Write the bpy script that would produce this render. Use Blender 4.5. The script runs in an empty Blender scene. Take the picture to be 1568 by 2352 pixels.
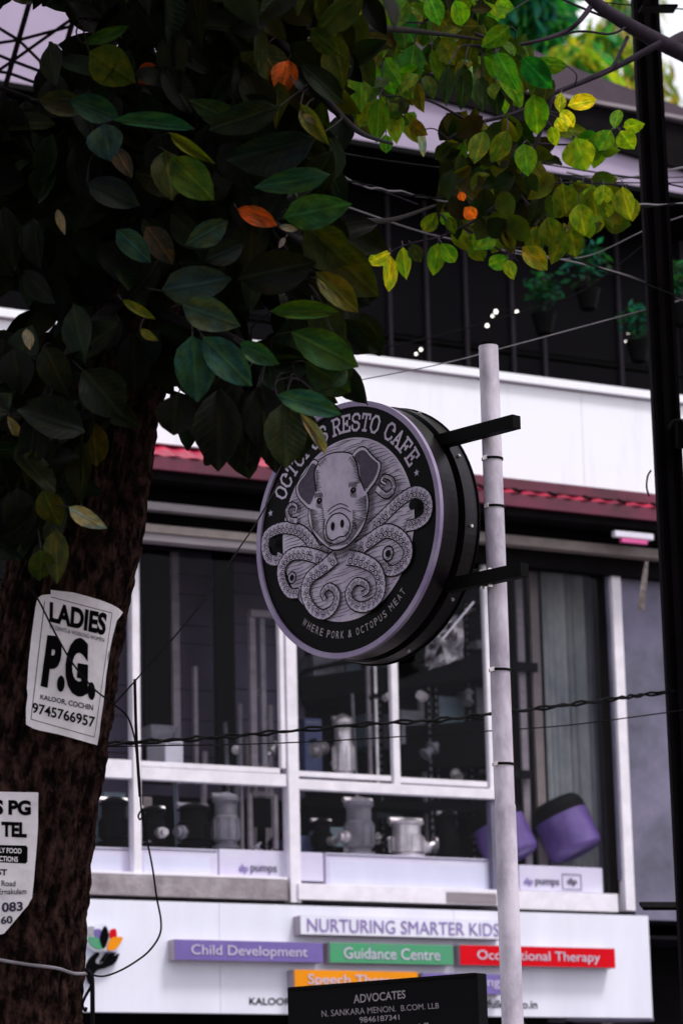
import bpy, bmesh, math, random
from mathutils import Vector, Matrix, noise
from mathutils.geometry import tessellate_polygon
random.seed(7)
scn = bpy.context.scene
COL = scn.collection
R_ = math.radians
# ------------------------------------------------------------------ camera
FPX = 7000.0                      # focal length for a picture 1568 x 2352
PITCH, ROLL, WALL = R_(13.0), R_(1.4), R_(29.0)
EYE = Vector((0, 0, 1.6))
FWD = Vector((0, math.cos(PITCH), math.sin(PITCH)))
UP0 = Vector((0, -math.sin(PITCH), math.cos(PITCH)))
X0 = Vector((1, 0, 0))
RGT = X0*math.cos(ROLL) - UP0*math.sin(ROLL)
UPV = X0*math.sin(ROLL) + UP0*math.cos(ROLL)
cam = bpy.data.cameras.new('camera'); camo = bpy.data.objects.new('camera', cam); COL.objects.link(camo)
cam.sensor_fit = 'VERTICAL'; cam.sensor_height = 36.0; cam.lens = FPX/2352*36.0
m = Matrix.Identity(4)
for i in range(3):
    m[i][0], m[i][1], m[i][2], m[i][3] = RGT[i], UPV[i], -FWD[i], EYE[i]
camo.matrix_world = m
cam.clip_start = .5; cam.clip_end = 1500
cam.dof.use_dof = True; cam.dof.focus_distance = 10.3; cam.dof.aperture_fstop = 4.4
scn.camera = camo
scn.render.resolution_x = 682; scn.render.resolution_y = 1024
# ------------------------------------------------------------------ light
SUN_EL, SUN_AZ = R_(60), R_(122)          # azimuth from +Y towards +X
w = bpy.data.worlds.new('World'); scn.world = w; w.use_nodes = True
nt = w.node_tree; nt.nodes.clear()
sky = nt.nodes.new('ShaderNodeTexSky'); sky.sky_type = 'NISHITA'; sky.sun_disc = False
sky.sun_elevation = SUN_EL; sky.sun_rotation = SUN_AZ; sky.air_density = 1.0; sky.dust_density = 6.0; sky.ozone_density = 1.0
bg = nt.nodes.new('ShaderNodeBackground'); bg.inputs[1].default_value = .12
wo = nt.nodes.new('ShaderNodeOutputWorld')
tcw = nt.nodes.new('ShaderNodeTexCoord'); cn = nt.nodes.new('ShaderNodeTexNoise'); cn.inputs['Scale'].default_value = 2.2; cn.inputs['Detail'].default_value = 6
cmr = nt.nodes.new('ShaderNodeMapRange'); cmr.inputs[1].default_value = .3; cmr.inputs[2].default_value = .7; cmr.inputs[3].default_value = .65; cmr.inputs[4].default_value = .95
cmx = nt.nodes.new('ShaderNodeMix'); cmx.data_type = 'RGBA'; cmx.inputs['B'].default_value = (7.2, 7.1, 7.5, 1)     # thin white overcast
nt.links.new(tcw.outputs['Generated'], cn.inputs['Vector']); nt.links.new(cn.outputs[0], cmr.inputs[0]); nt.links.new(cmr.outputs[0], cmx.inputs['Factor'])
nt.links.new(sky.outputs[0], cmx.inputs['A']); nt.links.new(cmx.outputs['Result'], bg.inputs[0]); nt.links.new(bg.outputs[0], wo.inputs[0])
sl = bpy.data.lights.new('sun', 'SUN'); sl.energy = 1.5; sl.angle = R_(12); sl.color = (1, .97, .93)
so = bpy.data.objects.new('sun', sl); COL.objects.link(so)
sd = Vector((math.sin(SUN_AZ)*math.cos(SUN_EL), math.cos(SUN_AZ)*math.cos(SUN_EL), math.sin(SUN_EL)))
so.rotation_euler = sd.to_track_quat('Z', 'Y').to_euler()
scn.view_settings.view_transform = 'Standard'; scn.view_settings.look = 'None'
scn.view_settings.exposure = 0.55; scn.view_settings.gamma = 1
scn.view_settings.use_curve_mapping = False
# ------------------------------------------------------------------ geometry helpers
def ray(px, py):
    return FWD + RGT*((px-784)/FPX) + UPV*((1176-py)/FPX)      # depth along FWD is 1
def ptd(px, py, d): return EYE + ray(px, py)*d
WD = Vector((math.cos(WALL), math.sin(WALL), 0)); WN = Vector((math.sin(WALL), -math.cos(WALL), 0))
WO = ptd(784, 1176, 18.0)
WO.z = 0
ZZ0 = Vector((0, 0, 1))
def hit(px, py, o, n):
    r = ray(px, py); return EYE + r*((o-EYE).dot(n)/r.dot(n))
def fu(px, py, w=0): return (hit(px, py, WO+WN*w, WN)-WO).dot(WD)
def fv(px, py, w=0): return hit(px, py, WO+WN*w, WN).z
def FP(u, v, w): return WO + WD*u + WN*w + Vector((0, 0, v))
def rect(x0, x1, y0, y1, w=0):
    cx, cy = (x0+x1)/2, (y0+y1)/2
    return fu(x0, cy, w), fu(x1, cy, w), fv(cx, y1, w), fv(cx, y0, w)   # u0,u1,v0,v1
class MB:
    def __init__(s): s.v = []; s.f = []; s.sm = False
    def add(s, vs, fs):
        o = len(s.v); s.v += [Vector(p) for p in vs]; s.f += [tuple(i+o for i in f) for f in fs]; return s
    def wbox(s, u0, u1, v0, v1, w0, w1, bev=0):
        if u0 > u1: u0, u1 = u1, u0
        if v0 > v1: v0, v1 = v1, v0
        if w0 > w1: w0, w1 = w1, w0
        P = [FP(u, v, w) for u in (u0, u1) for v in (v0, v1) for w in (w0, w1)]
        return s.add(P, [(0,1,3,2),(4,6,7,5),(0,4,5,1),(2,3,7,6),(0,2,6,4),(1,5,7,3)])
    def box(s, c, ax, ay, az, hx, hy, hz):
        P = [c+ax*(hx*i)+ay*(hy*j)+az*(hz*k) for i in (-1,1) for j in (-1,1) for k in (-1,1)]
        return s.add(P, [(0,1,3,2),(4,6,7,5),(0,4,5,1),(2,3,7,6),(0,2,6,4),(1,5,7,3)])
    def tube(s, pts, rad, n=8, caps=True):
        pts = [Vector(p) for p in pts]; k = len(pts)
        if not isinstance(rad, (list, tuple)): rad = [rad]*k
        o = len(s.v); prev = None
        for i, p in enumerate(pts):
            t = (pts[min(i+1, k-1)]-pts[max(i-1, 0)]).normalized()
            if prev is None:
                a = t.orthogonal().normalized()
            else:
                a = (prev - t*prev.dot(t)).normalized()
            prev = a; b = t.cross(a)
            for j in range(n):
                an = 2*math.pi*j/n
                s.v.append(p + (a*math.cos(an)+b*math.sin(an))*rad[i])
        for i in range(k-1):
            for j in range(n):
                s.f.append((o+i*n+j, o+i*n+(j+1) % n, o+(i+1)*n+(j+1) % n, o+(i+1)*n+j))
        if caps:
            s.f.append(tuple(o+j for j in reversed(range(n)))); s.f.append(tuple(o+(k-1)*n+j for j in range(n)))
        return s
    def lathe(s, o0, ax, prof, n=24):
        ax = ax.normalized(); a = ax.orthogonal().normalized(); b = ax.cross(a); o = len(s.v); k = len(prof)
        for (h, r) in prof:
            for j in range(n):
                an = 2*math.pi*j/n; s.v.append(o0 + ax*h + (a*math.cos(an)+b*math.sin(an))*max(r, 1e-4))
        for i in range(k-1):
            for j in range(n):
                s.f.append((o+i*n+j, o+i*n+(j+1) % n, o+(i+1)*n+(j+1) % n, o+(i+1)*n+j))
        s.f.append(tuple(o+j for j in reversed(range(n)))); s.f.append(tuple(o+(k-1)*n+j for j in range(n)))
        return s
    def build(s, name, mat, parent=None, smooth=False, bevel=0, **tags):
        me = bpy.data.meshes.new(name); me.from_pydata([tuple(p) for p in s.v], [], s.f); me.materials.append(mat)
        if bevel:
            bm = bmesh.new(); bm.from_mesh(me); bmesh.ops.remove_doubles(bm, verts=bm.verts, dist=1e-5)
            bmesh.ops.bevel(bm, geom=[e for e in bm.edges if len(e.link_faces) == 2 and e.calc_face_angle(0) > .5], offset=bevel, segments=2, affect='EDGES', profile=.7)
            bm.to_mesh(me); bm.free()
        bm = bmesh.new(); bm.from_mesh(me); bmesh.ops.recalc_face_normals(bm, faces=bm.faces); bm.to_mesh(me); bm.free()
        if smooth:
            for p in me.polygons: p.use_smooth = True
            me.set_sharp_from_angle(angle=.8)
        return link(name, me, parent, **tags)
def link(name, me, parent=None, **tags):
    o = bpy.data.objects.new(name, me); COL.objects.link(o)
    if parent is not None:
        o.parent = parent; o.matrix_parent_inverse = Matrix.Translation(-parent.location)
    for k, v in tags.items(): o['category' if k == 'cat' else k] = v
    return o
def thing(name, label, cat, loc, group=None):
    o = bpy.data.objects.new(name, None); COL.objects.link(o); o.location = loc; o.empty_display_size = .1
    o['label'] = label; o['category'] = cat
    if group: o['group'] = group
    return o
def extr(pts2, to3, d0, d1, mb=None, hole=None):
    """polygon in any 2D chart, to3(x,y,depth)"""
    mb = mb or MB(); n = len(pts2)
    tri = tessellate_polygon([[Vector((p[0], p[1], 0)) for p in pts2]])
    V = [to3(p[0], p[1], d0) for p in pts2]+[to3(p[0], p[1], d1) for p in pts2]
    F = [tuple(t) for t in tri]+[tuple(i+n for i in t) for t in tri]+[(i, (i+1) % n, (i+1) % n+n, i+n) for i in range(n)]
    return mb.add(V, F)
def spline(pts, n=8, closed=False):
    out = []; k = len(pts); rng = k if closed else k-1
    for i in range(rng):
        p0 = pts[(i-1) % k] if closed or i > 0 else pts[0]; p1 = pts[i]; p2 = pts[(i+1) % k]
        p3 = pts[(i+2) % k] if closed or i+2 < k else pts[-1]
        for j in range(n):
            t = j/n
            out.append(tuple(.5*((2*b)+(-a+c)*t+(2*a-5*b+4*c-d)*t*t+(-a+3*b-3*c+d)*t**3) for a, b, c, d in zip(p0, p1, p2, p3)))
    if not closed: out.append(tuple(pts[-1]))
    return out
# ------------------------------------------------------------------ materials
def mat(name, col, rough=.6, metal=0, var=.25, scale=6, bump=.0, bscale=40, spec=.5, emit=None, col2=None, stretch=(1,1,1), cont=None):
    m = bpy.data.materials.new(name); m.use_nodes = True; nt = m.node_tree; N = nt.nodes; L = nt.links
    b = N['Principled BSDF']; b.inputs['Roughness'].default_value = rough; b.inputs['Metallic'].default_value = metal
    b.inputs['Specular IOR Level'].default_value = spec
    tc = N.new('ShaderNodeTexCoord'); mp = N.new('ShaderNodeMapping'); mp.inputs['Scale'].default_value = stretch
    L.new(tc.outputs['Object'], mp.inputs[0])
    nz = N.new('ShaderNodeTexNoise'); nz.inputs['Scale'].default_value = scale; nz.inputs['Detail'].default_value = 8; nz.inputs['Roughness'].default_value = .65
    L.new(mp.outputs[0], nz.inputs['Vector'])
    mx = N.new('ShaderNodeMix'); mx.data_type = 'RGBA'
    c = Vector(col); c2 = Vector(col2) if col2 else c*(1-var)
    mx.inputs['A'].default_value = (*c2, 1); mx.inputs['B'].default_value = (*(c if col2 else [min(1, x*(1+var*.5)) for x in c]), 1)
    cr = N.new('ShaderNodeMapRange'); lo, hi = cont or (.3, .7)
    cr.inputs[1].default_value = lo; cr.inputs[2].default_value = hi
    L.new(nz.outputs[0], cr.inputs[0]); L.new(cr.outputs[0], mx.inputs['Factor']); L.new(mx.outputs['Result'], b.inputs['Base Color'])
    if bump:
        n2 = N.new('ShaderNodeTexNoise'); n2.inputs['Scale'].default_value = bscale; n2.inputs['Detail'].default_value = 6
        L.new(mp.outputs[0], n2.inputs['Vector'])
        bp = N.new('ShaderNodeBump'); bp.inputs['Strength'].default_value = bump; bp.inputs['Distance'].default_value = .01
        L.new(n2.outputs[0], bp.inputs['Height']); L.new(bp.outputs[0], b.inputs['Normal'])
    if emit:
        b.inputs['Emission Color'].default_value = (*emit[:3], 1); b.inputs['Emission Strength'].default_value = emit[3]
    return m
def glass_mat(name, tint, refl=.5):
    m = bpy.data.materials.new(name); m.use_nodes = True; nt = m.node_tree; N = nt.nodes; L = nt.links; N.clear()
    o = N.new('ShaderNodeOutputMaterial'); t = N.new('ShaderNodeBsdfTransparent'); t.inputs[0].default_value = (*tint, 1)
    g = N.new('ShaderNodeBsdfGlossy'); g.inputs['Roughness'].default_value = .03; g.inputs[0].default_value = (.9, .9, 1, 1)
    fr = N.new('ShaderNodeFresnel'); fr.inputs[0].default_value = 1.45
    mu = N.new('ShaderNodeMath'); mu.operation = 'MULTIPLY'; mu.inputs[1].default_value = refl
    tc = N.new('ShaderNodeTexCoord'); nz = N.new('ShaderNodeTexNoise'); nz.inputs['Scale'].default_value = 1.3; nz.inputs['Detail'].default_value = 3
    bp = N.new('ShaderNodeBump'); bp.inputs['Strength'].default_value = .15; bp.inputs['Distance'].default_value = .02
    L.new(tc.outputs['Object'], nz.inputs['Vector']); L.new(nz.outputs[0], bp.inputs['Height']); L.new(bp.outputs[0], g.inputs['Normal'])
    mx = N.new('ShaderNodeMixShader')
    L.new(fr.outputs[0], mu.inputs[0]); L.new(mu.outputs[0], mx.inputs[0]); L.new(t.outputs[0], mx.inputs[1]); L.new(g.outputs[0], mx.inputs[2])
    L.new(mx.outputs[0], o.inputs[0]); return m
def leaf_mat(name, use_attr, gain=1.0, trans=.35):
    m = bpy.data.materials.new(name); m.use_nodes = True; nt = m.node_tree; N = nt.nodes; L = nt.links
    b = N['Principled BSDF']; b.inputs['Roughness'].default_value = .5; b.inputs['Specular IOR Level'].default_value = .09
    if use_attr:
        a = N.new('ShaderNodeAttribute'); a.attribute_name = 'leafcol'; base = a.outputs['Color']
    else:
        a = N.new('ShaderNodeObjectInfo'); base = a.outputs['Color']
    uv = N.new('ShaderNodeUVMap'); uv.uv_map = 'UVMap'; sp = N.new('ShaderNodeSeparateXYZ'); L.new(uv.outputs[0], sp.inputs[0])
    ab = N.new('ShaderNodeMath'); ab.operation = 'ABSOLUTE'; L.new(sp.outputs[1], ab.inputs[0])
    # midrib
    mr = N.new('ShaderNodeMapRange'); mr.inputs[1].default_value = .02; mr.inputs[2].default_value = .06; mr.inputs[3].default_value = 1; mr.inputs[4].default_value = 0
    L.new(ab.outputs[0], mr.inputs[0])
    # side veins
    s1 = N.new('ShaderNodeMath'); s1.operation = 'MULTIPLY_ADD'; s1.inputs[1].default_value = -.55; L.new(ab.outputs[0], s1.inputs[0]); L.new(sp.outputs[0], s1.inputs[2])
    s2 = N.new('ShaderNodeMath'); s2.operation = 'MULTIPLY'; s2.inputs[1].default_value = 62; L.new(s1.outputs[0], s2.inputs[0])
    s3 = N.new('ShaderNodeMath'); s3.operation = 'SINE'; L.new(s2.outputs[0], s3.inputs[0])
    s4 = N.new('ShaderNodeMapRange'); s4.inputs[1].default_value = .86; s4.inputs[2].default_value = 1; s4.inputs[4].default_value = .45; L.new(s3.outputs[0], s4.inputs[0])
    mxv = N.new('ShaderNodeMath'); mxv.operation = 'MAXIMUM'; L.new(mr.outputs[0], mxv.inputs[0]); L.new(s4.outputs[0], mxv.inputs[1])
    tc = N.new('ShaderNodeTexCoord'); nz = N.new('ShaderNodeTexNoise'); nz.inputs['Scale'].default_value = 14; nz.inputs['Detail'].default_value = 5
    L.new(tc.outputs['Object'] if use_attr else tc.outputs['Generated'], nz.inputs['Vector'])
    if not use_attr: nz.inputs['Scale'].default_value = 4
    va = N.new('ShaderNodeMapRange'); va.inputs[1].default_value = .3; va.inputs[2].default_value = .7; va.inputs[3].default_value = .55; va.inputs[4].default_value = 1.35
    L.new(nz.outputs[0], va.inputs[0])
    va.inputs[3].default_value *= gain; va.inputs[4].default_value *= gain
    c1 = N.new('ShaderNodeVectorMath'); c1.operation = 'SCALE'; L.new(base, c1.inputs[0]); L.new(va.outputs[0], c1.inputs['Scale'])
    n3 = N.new('ShaderNodeTexNoise'); n3.inputs['Scale'].default_value = 9 if use_attr else 2.6; n3.inputs['Detail'].default_value = 3
    om = N.new('ShaderNodeVectorMath'); om.operation = 'ADD'
    L.new(tc.outputs['Object'] if use_attr else tc.outputs['Generated'], om.inputs[0])
    if not use_attr: L.new(a.outputs['Location'], om.inputs[1])
    L.new(om.outputs[0], n3.inputs['Vector']); L.new(om.outputs[0], nz.inputs['Vector'])
    m3 = N.new('ShaderNodeMapRange'); m3.inputs[1].default_value = .38; m3.inputs[2].default_value = .66; L.new(n3.outputs[0], m3.inputs[0])
    x3 = N.new('ShaderNodeMix'); x3.data_type = 'RGBA'; x3.inputs['A'].default_value = (.75, .92, 1.1, 1); x3.inputs['B'].default_value = (1.65, 1.15, .6, 1); L.new(m3.outputs[0], x3.inputs['Factor'])
    ch = N.new('ShaderNodeVectorMath'); ch.operation = 'MULTIPLY'; L.new(c1.outputs[0], ch.inputs[0]); L.new(x3.outputs['Result'], ch.inputs[1]); c1 = ch
    hv = N.new('ShaderNodeVectorMath'); hv.operation = 'MULTIPLY_ADD'; hv.inputs[1].default_value = (1.5, 1.45, 1.4); hv.inputs[2].default_value = (.006*gain, .008*gain, .004*gain)
    L.new(c1.outputs[0], hv.inputs[0])
    mx = N.new('ShaderNodeMix'); mx.data_type = 'RGBA'; L.new(mxv.outputs[0], mx.inputs['Factor']); L.new(c1.outputs[0], mx.inputs['A']); L.new(hv.outputs[0], mx.inputs['B'])
    L.new(mx.outputs['Result'], b.inputs['Base Color'])
    bp = N.new('ShaderNodeBump'); bp.inputs['Strength'].default_value = .5; bp.inputs['Distance'].default_value = .004; L.new(mxv.outputs[0], bp.inputs['Height']); L.new(bp.outputs[0], b.inputs['Normal'])
    tr = N.new('ShaderNodeBsdfTranslucent'); hs = N.new('ShaderNodeVectorMath'); hs.operation = 'MULTIPLY'; hs.inputs[1].default_value = (1.2, 1.5, .5)
    L.new(mx.outputs['Result'], hs.inputs[0]); L.new(hs.outputs[0], tr.inputs[0])
    ms = N.new('ShaderNodeMixShader'); ms.inputs[0].default_value = trans
    out = N['Material Output']; L.new(b.outputs[0], ms.inputs[1]); L.new(tr.outputs[0], ms.inputs[2]); L.new(ms.outputs[0], out.inputs[0])
    return m
M = dict(
 white=mat('white_sign_panel', (.80, .81, .96), .45, var=.10, scale=2.2, stretch=(1.5,1.5,.35)),
 parapet=mat('white_parapet_sheet', (.86, .87, .97), .5, var=.09, scale=2.5, stretch=(2,2,.3), cont=(.28,.5)),
 frame=mat('white_window_frame', (.84, .80, .90), .4, var=.16, scale=9),
 concrete=mat('stained_concrete', (.42, .38, .42), .9, scale=9, col2=(.20, .17, .19), bump=.4),
 red=mat('red_roof_sheet', (.50, .012, .06), .45, scale=5, col2=(.13, .006, .03)),
 maroon=mat('maroon_sheet', (.16, .012, .05), .6, scale=5, col2=(.05, .008, .02)),
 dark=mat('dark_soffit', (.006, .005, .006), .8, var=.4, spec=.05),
 beam=mat('grey_painted_beam', (.32, .28, .32), .6, scale=7, col2=(.20, .17, .19), stretch=(.4,.4,3)),
 beam2=mat('beige_painted_beam', (.30, .25, .24), .6, scale=7, col2=(.17, .14, .14)),
 lilac=mat('lilac_plaster', (.22, .20, .31), .8, scale=1.6, col2=(.05, .055, .08)),
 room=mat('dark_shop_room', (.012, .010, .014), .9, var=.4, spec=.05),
 clad=mat('purple_grey_cladding', (.10, .075, .14), .6, var=.5, scale=2),
 roofslab=mat('purple_brown_roof', (.085, .055, .085), .8, scale=1.2, col2=(.035, .022, .035), bump=.4, bscale=8),
 upwall=mat('pale_lavender_wall', (.38, .31, .45), .7, var=.2, scale=.6),
 darkpane=mat('dark_tinted_pane', (.005, .004, .006), .4, var=.5, scale=1, spec=.04),
 mull=mat('thin_grey_bar', (.040, .034, .044), .6, spec=.1),
 black=mat('black_paint', (.003, .003, .0035), .6, var=.3, spec=.05),
 polemat=mat('blackened_steel', (.003, .002, .003), .8, var=.5, scale=8, spec=.03),
 galv=mat('galvanised_pole', (.66, .60, .72), .5, metal=.05, scale=6, col2=(.27, .23, .31), stretch=(1,1,.5), bump=.25, cont=(.36,.62)),
 facelav=mat('sign_lavender_print', (.60, .54, .66), .6, scale=14, col2=(.40, .33, .48), spec=.15),
 rim=mat('sign_lavender_rim', (.36, .31, .44), .5, scale=6, col2=(.20, .14, .30), spec=.2),
 facedk=mat('sign_black_print', (.003, .003, .004), .6, var=.3, spec=.06),
 shade=mat('sign_shaded_print', (.075, .06, .095), .6, var=.4, scale=40, spec=.1),
 drum=mat('dark_metal_drum', (.028, .024, .03), .35, metal=.7, var=.4, scale=3),
 paper=mat('wrinkled_white_paper', (.80, .75, .82), .8, var=.28, scale=7, bump=.6, bscale=14),
 ink=mat('black_ink', (.003, .003, .004), .8, var=.3, spec=.03),
 ink2=mat('grey_violet_ink', (.05, .04, .075), .8, var=.3, spec=.05),
 purple=mat('violet_sign_face', (.19, .14, .42), .6, spec=.12, var=.12, scale=8),
 green=mat('green_sign_face', (.06, .36, .15), .6, spec=.1, scale=10, col2=(.10, .30, .20)),
 redf=mat('red_sign_face', (.66, .003, .012), .6, spec=.08, var=.1),
 orange=mat('orange_sign_face', (.85, .29, .008), .6, spec=.1, var=.1),
 sideg=mat('sign_box_return', (.36, .31, .38), .5, var=.2),
 lettw=mat('pale_letter', (.60, .55, .72), .5, var=.1),
 lettp=mat('violet_letter', (.26, .18, .50), .5, var=.15),
 glass=glass_mat('window_glass', (.95, .95, .97), .10),
 carton=mat('pale_blue_carton', (.84, .84, .92), .6, scale=3, col2=(.74, .66, .86)),
 wire=mat('black_cable', (.004, .0035, .0045), .7, var=.3, spec=.08),
 wiregrey=mat('weathered_grey_cable', (.22, .20, .24), .5, var=.5, scale=12),
 steel=mat('worn_steel', (.75, .70, .72), .3, metal=.6, var=.5, scale=9),
 teal=mat('teal_grey_item', (.19, .26, .31), .6, var=.4, scale=5),
 blueitem=mat('blue_item', (.10, .13, .30), .5, var=.4, scale=5),
 greyitem=mat('mottled_grey_item', (.26, .25, .29), .6, var=.6, scale=6),
 drumpurple=mat('glossy_purple_plastic', (.20, .13, .40), .25, scale=3, col2=(.08, .04, .18)),
 curtain=mat('grey_green_sheet', (.85, .88, .86), .6, scale=1.5, col2=(.22, .26, .29), stretch=(1.4,1.4,.8)),
 bark=mat('rough_bark', (.085, .044, .037), .95, scale=30, col2=(.0055, .003, .003), stretch=(1,1,.55), bump=1.0, bscale=90, cont=(.44,.80), spec=.03),
 twig=mat('dark_twig', (.012, .009, .010), .9, var=.5, scale=20, spec=.1),
 twigv=mat('violet_grey_branch', (.035, .024, .040), .85, var=.5, scale=14, spec=.15),
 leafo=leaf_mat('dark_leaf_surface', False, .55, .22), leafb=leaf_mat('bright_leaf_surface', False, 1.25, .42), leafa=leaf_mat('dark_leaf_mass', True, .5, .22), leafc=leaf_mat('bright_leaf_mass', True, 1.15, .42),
 asphalt=mat('asphalt', (.05, .05, .05), .95), earth=mat('dry_earth', (.10, .08, .06), .95),
 glint=mat('glowing_glint', (.9, .9, .9), .3, emit=(1, .95, .85, 2.0)),  # glow stands in for sky glints in the dark glass
 tube=mat('white_tube_fitting', (.8, .76, .9), .4, var=.1), pink=mat('pink_strip', (.75, .10, .35), .5),
 grass=mat('grey_petal', (.33, .32, .38), .5),
 haz=mat('hazy_hill_green', (.05, .09, .05), .9),
)
FONT = None
def text2d(body, off=0.0, shear=0):
    """glyph mesh (verts in unit box 0..1), triangulated faces"""
    if 'M' in body: off = 0.0
    c = bpy.data.curves.new('t', 'FONT'); c.body = body; c.size = 1; c.offset = off; c.resolution_u = 4; c.fill_mode = 'FRONT'; c.shear = shear
    o = bpy.data.objects.new('t', c); COL.objects.link(o)
    me = bpy.data.meshes.new_from_object(o)
    V = [v.co.copy() for v in me.vertices]; F = [tuple(p.vertices) for p in me.polygons]
    bpy.data.objects.remove(o); bpy.data.meshes.remove(me); bpy.data.curves.remove(c)
    x0 = min(v.x for v in V); x1 = max(v.x for v in V); y0 = min(v.y for v in V); y1 = max(v.y for v in V)
    return [((v.x-x0)/(x1-x0), (v.y-y0)/(y1-y0)) for v in V], F
def cut2d(V, F, nx):
    bm = bmesh.new(); vs = [bm.verts.new((x, y, 0)) for x, y in V]
    for f in F:
        try: bm.faces.new([vs[i] for i in f])
        except ValueError: pass
    for i in range(1, nx):
        g = bm.verts[:]+bm.edges[:]+bm.faces[:]
        bmesh.ops.bisect_plane(bm, geom=g, plane_co=(i/nx, 0, 0), plane_no=(1, 0, 0))
    bm.verts.index_update()
    V2 = [(v.co.x, v.co.y) for v in bm.verts]; F2 = [tuple(v.index for v in f.verts) for f in bm.faces]; bm.free()
    return V2, F2
def wall_text(body, x0, x1, y0, y1, w, material, parent, off=0.0, name='lettering'):
    u0, u1, v0, v1 = rect(x0, x1, y0, y1, w); V, F = text2d(body, off); mb = MB()
    n = len(V)
    mb.add([FP(u0+(u1-u0)*x, v0+(v1-v0)*y, w) for x, y in V], F)
    mb.add([FP(u0+(u1-u0)*x, v0+(v1-v0)*y, w-.002) for x, y in V], F)
    return mb.build(name, material, parent)
# ================================================================== GROUND
g = MB(); g.add([(-400, -60, 0), (400, -60, 0), (400, 500, 0), (-400, 500, 0)], [(0,1,2,3)]); g.build('ground', M['earth'], kind='structure')
g = MB(); c0 = WO*1; rd = []
for a, b in ((-60, 9), (60, 9), (60, 2.6), (-60, 2.6)): rd.append(FP(a, .004, b)+Vector((0,0,0)))
g.add(rd, [(0,1,2,3)]).build('road', M['asphalt'], kind='structure')
g = MB(); g.wbox(-60, 60, 0, .13, 2.6, .2); g.build('pavement', M['concrete'], kind='structure')
# ================================================================== UPPER BUILDING
ub = thing('upper_storey_building', 'dark glazed upper storey with purple roof rising behind the white parapet', 'building', FP(1.5, 0, -4))
W2 = -2.4
def r2(x0, x1, y0, y1, w=W2): return rect(x0, x1, y0, y1, w)
# glazing: panes between bars
bars = [-260, -60, 140, 330, 520, 700, 889, 974, 1063, 1168, 1239, 1412, 1560, 1720]
vt, vb = fv(1150, 372, W2), fv(1150, 905, W2)
vb -= 1.0
us = [fu(x, 600, W2) for x in bars]
for a, b in zip(us[:-1], us[1:]):
    for (p, q) in ((vb, vb+(vt-vb)*.47), (vb+(vt-vb)*.49, vt)):
        MB().wbox(a+.012, b-.012, p, q, W2-.01, W2).build('pane', M['darkpane'], ub)
for i, a in enumerate(us):
    MB().wbox(a-.011, a+.011, vb, vt+.03, W2-.03, W2+.03).build('glazing_bar', M['mull'], ub)
MB().wbox(us[0], us[-1], vb+(vt-vb)*.475, vb+(vt-vb)*.485, W2-.03, W2+.015).build('glazing_rail', M['black'], ub)
WU = .82
u0, u1, v0, v1 = r2(-300, 1750, 215, 392, W2+WU)
vlow = fv(1150, 377, W2+WU)
MB().wbox(u0-.5, u1, vlow, vlow+.62, W2-.5, W2+WU).build('wall', M['upwall'], ub)
MB().wbox(u0-.5, u1, vlow-.04, vlow-.002, W2-.5, W2+WU+.02).build('wall_band', M['black'], ub)
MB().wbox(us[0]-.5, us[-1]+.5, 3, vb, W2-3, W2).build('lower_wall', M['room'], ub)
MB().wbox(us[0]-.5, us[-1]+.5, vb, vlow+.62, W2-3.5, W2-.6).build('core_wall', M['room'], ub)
# roof slabs : a hipped slab whose rake comes down to the right
wr = W2+.9
def P3(w_): return lambda x, y, d: hit(x, y, WO+WN*w_, WN)-WN*d
roofp = [(-400, -160), (760, -60), (1060, 48), (1215, 112), (1350, 168), (1480, 215), (1720, 300), (1720, 322), (1600, 290), (1480, 262), (1281, 222), (1100, 190), (-400, 10)]
extr([p for p in roofp if p[0] > 700]+[(760, 120)], P3(wr), 0, 4.0).build('roof', M['roofslab'], ub)
extr([(1180, 196), (1281, 214), (1480, 250), (1720, 296), (1720, 303), (1480, 257), (1281, 221), (1180, 203)], P3(wr+.02), 0, .1).build('roof_edge', M['beam'], ub)
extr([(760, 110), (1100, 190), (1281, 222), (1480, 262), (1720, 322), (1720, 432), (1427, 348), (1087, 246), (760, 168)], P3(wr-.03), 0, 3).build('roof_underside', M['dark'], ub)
# glowing balls and plants added in place of glints and reflections in the glazing
for i, (x, y, s, lb) in enumerate([(1138, 716, 9, 'highest small round bulb beside the grey bar above the pole top'), (1118, 748, 8, 'small round bulb just above the galvanised pole top'), (1186, 716, 7, 'small round bulb right of the pole top'), (966, 803, 7, 'small round bulb low behind the parapet near the big leaves'), (955, 813, 6, 'smallest bulb of the low pair over the parapet'), (1441, 764, 6, 'upper bulb beside the dark utility pole'), (1437, 785, 6, 'lower bulb beside the dark utility pole'),(1130, 726, 6, 'bulb hanging under the highest bulb')]):
    c = ptd(x, y, 20.6); r = s*20.6/7000*.5
    t = thing('sky_glint', lb, 'glint', c, 'balls added for sky glints along the dark upper storey')
    MB().lathe(c-Vector((0,0,r)), Vector((0,0,1)), [(r*(1-math.cos(a)), r*math.sin(a)) for a in [k*math.pi/8 for k in range(9)]], 12).build('globe', M['glint'], t, smooth=True)
    MB().tube([c+Vector((0,0,r*.9)), c+Vector((0,0,r*2.0))], r*.4).build('ball_neck', M['black'], t)
for pts_, lb in (([(1090, 760), (1118, 744), (1138, 712), (1186, 712), (1230, 690)], 'thin string added to carry the glint balls above the galvanised pole'), ([(930, 812), (955, 809), (966, 799), (1000, 790)], 'short string added to carry the low pair of glint balls'), ([(1437, 700), (1441, 760), (1437, 781), (1440, 810)], 'short string added to carry the glint balls beside the utility pole')):
    MB().tube([ptd(x, y, 20.62) for x, y in spline(pts_, 5)], .003, 5).build('glint_string', M['wire'], None, label=lb, cat='cable')  # strings added only to hold up the glint balls
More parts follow.
